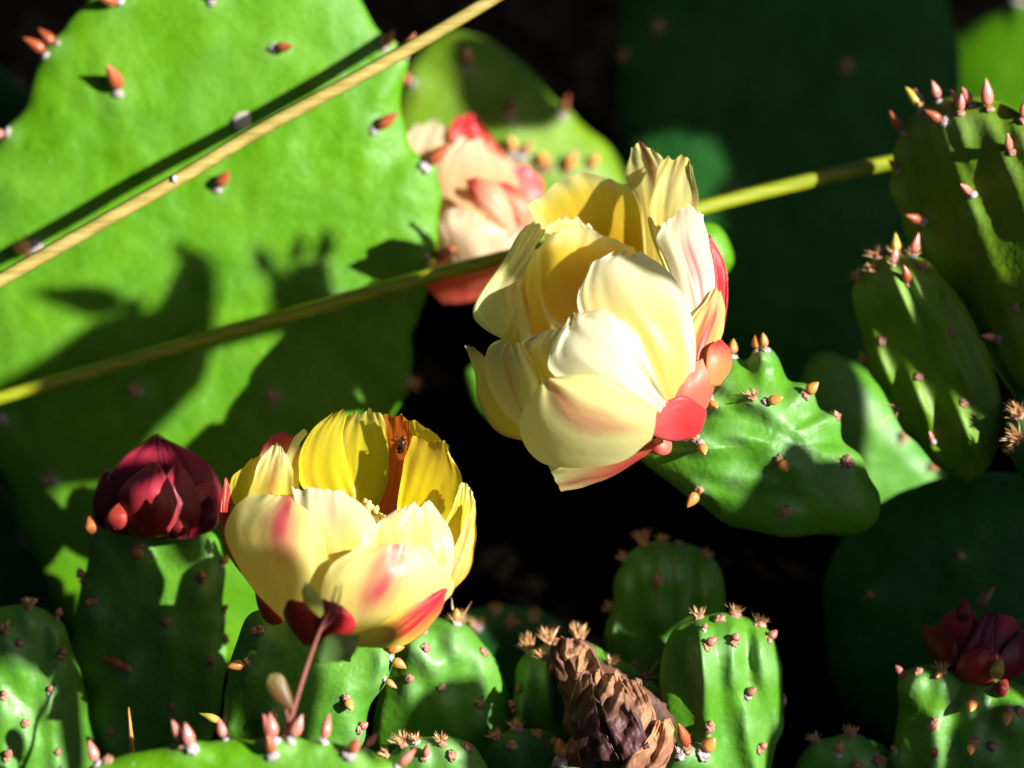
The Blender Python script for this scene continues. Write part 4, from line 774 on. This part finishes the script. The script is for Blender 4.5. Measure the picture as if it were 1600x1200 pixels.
# ================================================================ WITHERED FLOWER
def withered():
    root = thing('withered_flower', P(960, 1230, 20), 'crumpled brown withered cactus flower at the bottom centre', 'withered flower')
    W = simple('withered_tissue', (0.03, 0.014, 0.014), (0.20, 0.09, 0.05), 90, 0.6, 0.0012, 0.35, det=6)
    W2 = simple('withered_tissue_light', (0.2, 0.09, 0.04), (0.5, 0.3, 0.16), 300, 0.6, 0.0008, 0.35, det=6)
    # body: lofted sections (centre px,py ; half width ; depth)
    secs = [(868, 1000, 6, 45), (885, 1015, 30, 40), (905, 1045, 38, 28), (925, 1075, 48, 15), (950, 1110, 70, 5), (975, 1150, 78, 0), (985, 1190, 74, 5), (985, 1240, 60, 20)]
    def loft(scale, off, seed, mat, name, crumple):
        V = []; F = []; na, nv = 110, 120
        pc = [Vector((a, b, 0)) for a, b, _, _ in secs]; pw_ = [Vector((c, d, 0)) for _, _, c, d in secs]
        for j in range(nv + 1):
            v = j / nv; c = crom(pc, v); q = crom(pw_, v); w_ = q.x * scale
            for i in range(na):
                g = 6.28318 * i / na
                rid = noise.noise(Vector((math.cos(g) * 2.6, math.sin(g) * 2.6, v * 3.2 + seed)))
                rid = 1 - abs(rid) * 3.2
                f2 = noise.noise(Vector((math.cos(g) * 7, math.sin(g) * 7, v * 11 + seed))); f3 = noise.noise(Vector((math.cos(g) * 16, math.sin(g) * 16, v * 22 + seed)))
                r = w_ * (0.80 + crumple * (0.34 * rid + 0.13 * f2 + 0.035 * f3))
                dirx = Vector((0.85, 0.5)); x = c.x + math.cos(g) * r * 0.85 + off[0]; y = c.y - math.cos(g) * r * .45 + off[1]
                V.append(P(x, y, q.y - math.sin(g) * r * 0.75))
        for j in range(nv):
            for i in range(na): F.append((j * na + i, j * na + (i + 1) % na, (j + 1) * na + (i + 1) % na, (j + 1) * na + i))
        F.append(tuple(reversed(range(na)))); F.append(tuple(range(nv * na, (nv + 1) * na)))
        return mesh_obj(name, V, F, mat, root)
    loft(1.0, (0, 0), 1.7, W, 'shrivelled_tube', 1.0)
    fw = Flower.__new__(Flower); fw.zx, fw.zy, fw.zs = 760, 800, 2.963; fw.c = fw.z(620, 1000); fw.r = (95, 120); fw.dr = 70; fw.dc = 10; fw.root = root; fw.n = 50
    WP = petal_mat('dry_petal', 0.15, 0.5, 0.8)
    ca, cb, cc = (.22, .10, .055), (.34, .18, .09), (.07, .025, .025)
    def wp(L, M, R_, lay, c=(ca, cb), w_=3.4): fw.petal(L, M, R_, (.9, .9), lay, col=c, mat=WP, name='withered_petal', wave=0.4 * w_, crumple=17, rag=2.0, nu=40, nv=44, thick=2)
    wp([(400, 740), (360, 680), (320, 620), (300, 590)], [(450, 740), (420, 670), (370, 620), (340, 580)], [(530, 720), (500, 660), (440, 600), (380, 580)], -20, (cb, ca), 2)
    wp([(500, 1150), (400, 1000), (400, 850), (440, 740)], [(560, 1150), (480, 1000), (450, 860), (470, 740)], [(620, 1150), (540, 1000), (500, 860), (500, 750)], 22, (cc, ca))
    wp([(640, 1170), (560, 980), (520, 850), (500, 730)], [(720, 1150), (640, 970), (590, 850), (560, 740)], [(760, 1100), (710, 960), (660, 850), (620, 740)], 26, (cc, cb))
    wp([(700, 1150), (690, 1000), (650, 870), (600, 760)], [(760, 1130), (740, 980), (710, 870), (660, 770)], [(810, 1100), (790, 980), (760, 880), (720, 780)], 16, (cb, ca))
    wp([(600, 1230), (660, 1130), (730, 1070), (790, 960)], [(700, 1240), (740, 1150), (790, 1080), (820, 960)], [(800, 1240), (840, 1150), (870, 1060), (850, 960)], 30, (ca, (.5, .22, .1)), 4)
    wp([(380, 1180), (370, 1110), (400, 1060), (470, 1040)], [(410, 1180), (400, 1120), (420, 1080), (470, 1045)], [(440, 1180), (430, 1130), (440, 1095), (470, 1055)], 34, ((.2, .06, .03), (.4, .2, .12)), 1)
    # orange leaves at its foot
    for (x, y, a) in ((875, 1178, 100), (1105, 1182, 70), (1090, 1170, 200)):
        pass
withered()
pW2 = make_pad('tiny cactus pad tip with an orange leaf right under the withered flower',
    [(1035, 1215), (1050, 1180), (1085, 1165), (1120, 1180), (1135, 1230), (1110, 1280), (1050, 1280)], 0, (0, .12), 30,
    [(1075, 1172, 'kr', 100, 1.4), (1098, 1178, 'o', 70, 1.9), (1062, 1178, 's', 90, 1.2)], mat=SKIN_Y)
pW3 = make_pad('tiny cactus pad tip with a yellow orange leaf left under the withered flower',
    [(840, 1230), (855, 1195), (890, 1185), (920, 1205), (930, 1250), (890, 1290), (850, 1280)], 10, (0, .12), 30,
    [(878, 1190, 'o', 80, 1.9), (900, 1192, 'k', 80, 1.0)], mat=SKIN_SHADE)

# ================================================================ WEED SPRIG
def sprig():
    base = P(448, 1150, -355); root = thing('weed_sprig', base, 'thin reddish weed sprig with small leaves in front of the yellow cup flower', 'weed')
    stem = simple('red_weed_stem', (.16, .04, .03), (.28, .10, .07), 200, .5, .0002, .4)
    tube('stem', [P(440, 1170, -355), P(458, 1110, -360), P(480, 1040, -363), P(500, 985, -365), P(514, 955, -367), P(526, 915, -370)], 4.6, 1.1, stem, root, n=30, seg=8)
    tube('twig', [P(500, 985, -365), P(520, 965, -367), P(530, 935, -367), P(533, 912, -367)], 2.6, .7, stem, root, n=12, seg=6)
    tube('twig', [P(452, 1130, -360), P(444, 1100, -363), P(438, 1080, -363)], 2.2, 1.1, stem, root, n=10, seg=6)
    fw = Flower.__new__(Flower); fw.zx, fw.zy, fw.zs = 0, 0, 1.0; fw.c = Vector((480, 1000)); fw.r = (900, 900); fw.dr = 0; fw.dc = -367; fw.root = root; fw.n = 80
    lf = lambda L, M, R_, c, cup=6: fw.petal(L, M, R_, (1, 1), 0, col=c, mat=LEAFM, name='leaf', rag=.15, wave=.6, cup=cup, nu=10, nv=16)
    lf([(500, 965), (478, 945), (471, 925), (476, 912)], [(503, 962), (490, 940), (482, 925), (477, 909)], [(506, 958), (504, 940), (492, 922), (480, 911)], ((.35, .38, .06), (.5, .5, .12)))
    lf([(497, 1030), (505, 1000), (525, 990), (560, 992)], [(500, 1034), (520, 1015), (540, 1005), (562, 996)], [(503, 1036), (535, 1034), (555, 1020), (562, 1002)], ((.10, .2, .05), (.22, .26, .08)))
    lf([(455, 1110), (430, 1095), (417, 1070), (420, 1055)], [(457, 1108), (442, 1090), (432, 1070), (430, 1052)], [(459, 1104), (455, 1085), (447, 1065), (440, 1054)], ((.16, .08, .03), (.2, .16, .05)))
sprig()

# ================================================================ ANT on the orange striped petal
def ant():
    cx, cy = 628, 694; q0 = Vector((cx, cy)); dd = fl.depth(q0, -.75, 1.08) - 12
    root = thing('ant', P(cx, cy, dd), 'tiny black ant on the orange red petal inside the yellow flower', 'ant')
    M = simple('ant_shell', (.01, .006, .005), (.05, .02, .012), 3000, .25, .00002, .6)
    for nm, x, y, r, fl_ in (('abdomen', 626, 702, 5.6, 1.25), ('thorax', 629, 692, 3.4, 1.4), ('head', 631, 684, 3.8, 1.0)):
        V, F = blob(r, fl_, .12, r, 3); c = P(x, y, dd - 1); mesh_obj(nm, [c + Vector(v) for v in V], F, M, root)
    for sx in (-1, 1):
        for j, (dy0, dy1) in enumerate(((-3, -10), (0, 0), (3, 9))):
            a = P(cx, cy - 2 + dy0, dd); b = P(cx + sx * 7, cy - 2 + dy1 * .8, dd - 5); c = P(cx + sx * 12, cy + dy1 * 1.3, dd + 5)
            tube('leg', [a, b, c], .8, .5, M, root, n=8, seg=5)
        tube('antenna', [P(631, 682, dd), P(633 + sx * 3, 676, dd - 3), P(633 + sx * 7, 672, dd - 1)], .6, .35, M, root, n=6, seg=5)
ant()

# ================================================================ ADDED SHADOW PADS, shaped to block light between the sun and the plant (outside the frame)
E1 = Vector((0, 1, 0)).cross(Vector((0, 0, 1)))
S_ = SUNC
AX = Vector((-S_.y, S_.x, 0)).normalized()          # horizontal across the sun
AZ = S_.cross(AX).normalized()
if AZ.z < 0: AZ = -AZ
def shade_coord(px, py, d):
    v = P(px, py, d); return Vector((v.dot(AX), v.dot(AZ)))
def shade_pad(label, target, d, tau, thick=34, spikes=(), mat=SKIN):
    """an added unseen pad, shaped so that its shadow falls on the given outline (px,py) at depth d"""
    pts = [shade_coord(x, y, d) for x, y in target]
    out = [(p.x, -p.y) for p in pts]
    def pos(x, y, dd): return AX * x + AZ * (-y) - S_ * dd
    pd = Pad(out, -tau, (0, 0), thick, 3.0, [], 1.0, pos=pos, seed=len(PADS) + 1)
    pd.build('cactus_pad', label, 'cactus pad', 'added shadow pads outside the right edge', mat, 120, 16)
    for (x, y, kind, ang, k) in spikes:
        q = shade_coord(x, y, d); p = AX * q.x + AZ * q.y + S_ * tau
        areole(pd.root, p, (AZ * math.sin(R(ang)) + AX * math.cos(R(ang))).normalized(), kind, ang, k)
    return pd
T0 = 2100
def nb(label, tgt, d, spikes=(), tau=T0): return shade_pad(label, tgt, d, tau, spikes=spikes)  # shorthand for one added, unseen shadow pad
nb('added pad-shaped blocker outside the right edge throwing the curled shadow on the large pad', [(-70, 640), (0, 596), (60, 556), (120, 512), (175, 500), (215, 492), (236, 478), (238, 432), (258, 405), (288, 415), (306, 460), (308, 540), (300, 600), (260, 650), (230, 690), (212, 745), (100, 762), (-60, 770)], 400,
   ((175, 495, 'r', 160, 3.6), (262, 425, 'r', 120, 1.8)))
nb('added pad-shaped blocker outside the frame shading the bristly crowned pad', [(1340, 425), (1400, 415), (1480, 470), (1570, 600), (1570, 690), (1480, 690), (1400, 640), (1340, 520)], 160)
nb('added pad-shaped blocker outside the right edge throwing the spiky shadow on the large pad', [(404, 480), (402, 440), (414, 422), (426, 440), (440, 425), (456, 420), (472, 412), (492, 422), (512, 470), (556, 490), (578, 560), (572, 618), (520, 600), (470, 590), (432, 545)], 380,
   ((406, 440, 'r', 118, 1.7), (442, 425, 'r', 105, 1.6), (482, 425, 'r', 88, 2.4)))
def shade_stalk():  # unseen stalk added only to dim the middle of the lower stalk
    pts = [P(x, y, 257) + SUNC * T0 for x, y in ((345, 523), (420, 502), (500, 480), (570, 460), (640, 441))]
    t = thing('grass_stalk', pts[0], 'short stalk-shaped blocker added outside the frame, dimming the middle of the lower stalk', 'stalk', 'grass stalks')
    tube('stem', pts, 17, 17, ST2, t, n=20)
shade_stalk()
nb('very large added pad-shaped blocker outside the frame shading the upper background', [(950, -200), (1300, -260), (1700, -220), (1800, 100), (1700, 380), (1450, 500), (1190, 420), (1150, 345), (1132, 300), (1140, 262), (1118, 215), (1090, 208), (1060, 188), (1030, 205), (985, 180), (955, 150)], 905, tau=2500)
nb('large added pad-shaped blocker outside the frame shading the middle background', [(960, 345), (1120, 345), (1200, 380), (1300, 420), (1560, 470), (1560, 700), (1300, 900), (1175, 900), (1160, 660), (1060, 640), (950, 640)], 905, tau=2600)
nb('small added pad-shaped blocker outside the frame beside the top of the shade', [(940, 60), (1005, 60), (1010, 210), (1000, 350), (955, 350), (930, 200)], 905, tau=2350)
nb('tall added pad-shaped blocker outside the frame shading the dark gap in the middle', [(520, 660), (600, 630), (680, 622), (718, 740), (722, 960), (730, 1200), (600, 1230), (530, 1100), (510, 850)], 1250, tau=2700)
nb('huge added pad-shaped blocker outside the frame shading the dark gap below the plump pad', [(925, 750), (1000, 700), (1300, 690), (1500, 760), (1500, 1050), (1300, 1230), (1000, 1230), (915, 1000)], 1250, tau=2800)
nb('broad low added pad-shaped blocker outside the frame shading the deep bottom gap', [(700, 1000), (800, 985), (940, 1000), (950, 1200), (800, 1260), (690, 1180)], 1250, tau=2900)
nb('added pad-shaped blocker outside the frame shading the broad smooth pad at lower right', [(1290, 770), (1440, 745), (1600, 790), (1800, 800), (1800, 1100), (1600, 1170), (1400, 1200), (1290, 1080)], 265, tau=2300)
nb('added pad-shaped blocker outside the frame whose shadow lies on the plump flowering pad', [(1190, 740), (1240, 690), (1280, 700), (1320, 760), (1345, 810), (1330, 900), (1240, 960), (1150, 880), (1185, 800)], -25)
nb('added pad-shaped blocker outside the frame shading the pad below the crimson bud', [(95, 1110), (118, 1075), (180, 1062), (215, 1070), (232, 1095), (235, 1140), (220, 1250), (150, 1260), (110, 1120)], 175)
nb('small added pad-shaped blocker outside the frame shading the lower left corner pad', [(-80, 960), (40, 930), (120, 960), (150, 1100), (160, 1260), (110, 1230), (92, 1080), (60, 1010), (0, 1015), (-80, 1030)], 100)
nb('narrow added pad-tip blocker outside the frame shading a band of the crimson bud', [(140, 742), (200, 718), (300, 712), (350, 735), (340, 760), (290, 752), (240, 745), (190, 768), (145, 775)], 80)
nb('added pad-shaped blocker outside the frame shading the small bottom pads', [(590, 1130), (640, 1075), (680, 1068), (715, 1070), (735, 1120), (740, 1230), (700, 1330), (610, 1300)], 110)
nb('added pad-shaped blocker outside the frame shading the dim ribbed pad in the middle', [(1020, 840), (1150, 830), (1170, 1000), (1130, 1120), (1040, 1100), (1018, 1000), (1010, 900)], 260)
nb('added pad-shaped blocker outside the frame shading the right side of the sunlit knobbly pad', [(1196, 1000), (1250, 990), (1400, 1130), (1420, 1300), (1230, 1320), (1185, 1200), (1205, 1100)], 50)
nb('added pad-shaped blocker outside the frame shading the dark red bud', [(1400, 950), (1480, 920), (1640, 950), (1660, 1050), (1560, 1090), (1540, 1020), (1500, 1030), (1480, 1120), (1420, 1100)], 60)
nb('small added pad-shaped blocker outside the frame shading the bottom right pad', [(1440, 1140), (1530, 1110), (1600, 1150), (1620, 1300), (1440, 1320)], 60)
nb('added pad-shaped blocker outside the frame shading the olive pad in the background', [(715, 60), (780, 40), (880, 60), (910, 150), (880, 190), (800, 205), (730, 200), (705, 130)], 800, tau=2300)

nb('added pad-shaped blocker outside the frame shading the old bristly pad in the dark', [(680, 870), (820, 840), (960, 850), (990, 930), (960, 1010), (820, 1030), (690, 1010)], 500)
nb('narrow added pad-shaped blocker outside the frame shading the lower left of the large pad', [(10, 770), (50, 755), (92, 765), (95, 860), (80, 940), (30, 930)], 400)
# added unseen leaves around the plant that block sky light, open towards the sun
def sky_blocker():
    r = random.Random(11); V = []; F = []; ctr = Vector((0, 0.45, 0.05))
    camdir = Vector((0, -1, 0))
    n = 0
    while n < 5200:
        z = r.uniform(-0.05, 1); a = r.uniform(0, 6.2832); q = math.sqrt(max(0, 1 - z * z)); d = Vector((q * math.cos(a), q * math.sin(a), z))
        n += 1
        if d.angle(SUNW) < R(27): continue
        if noise.noise(d * 3.1 + Vector((4, 1, 2))) > 0.36: continue
        c = ctr + d * r.uniform(1.15, 1.6); l = r.uniform(0.05, 0.11); w_ = l * 0.36
        nrm = (d + Vector((r.uniform(-1, 1), r.uniform(-1, 1), r.uniform(-1, 1))) * 0.55).normalized()
        u = nrm.orthogonal().normalized(); u = Matrix.Rotation(r.uniform(0, 6.28), 3, nrm) @ u; v = nrm.cross(u); k = len(V)
        for (x, y, h) in ((-1, 0, 0), (-.4, -.9, .12), (.35, -.8, .12), (1, 0, -.2), (.35, .8, .12), (-.4, .9, .12)):
            V.append(c + u * x * l + v * y * w_ + nrm * h * l)
        F += [(k, k + 1, k + 2, k + 3), (k, k + 3, k + 4, k + 5)]
    me = bpy.data.meshes.new('sky_blocking_leaves'); me.from_pydata([tuple(v) for v in V], [], F)
    me.materials.append(simple('sky_blocker_leaf', (0.018, 0.04, 0.008), (0.035, 0.075, 0.015), 12, 0.5, 0.001, 0.3))
    o = bpy.data.objects.new('sky_blocking_leaves', me); COL.objects.link(o)
    tag(o, 'unseen dark green leaves added around the cactus clump to block sky light', 'shrub foliage', kind='stuff')
sky_blocker()
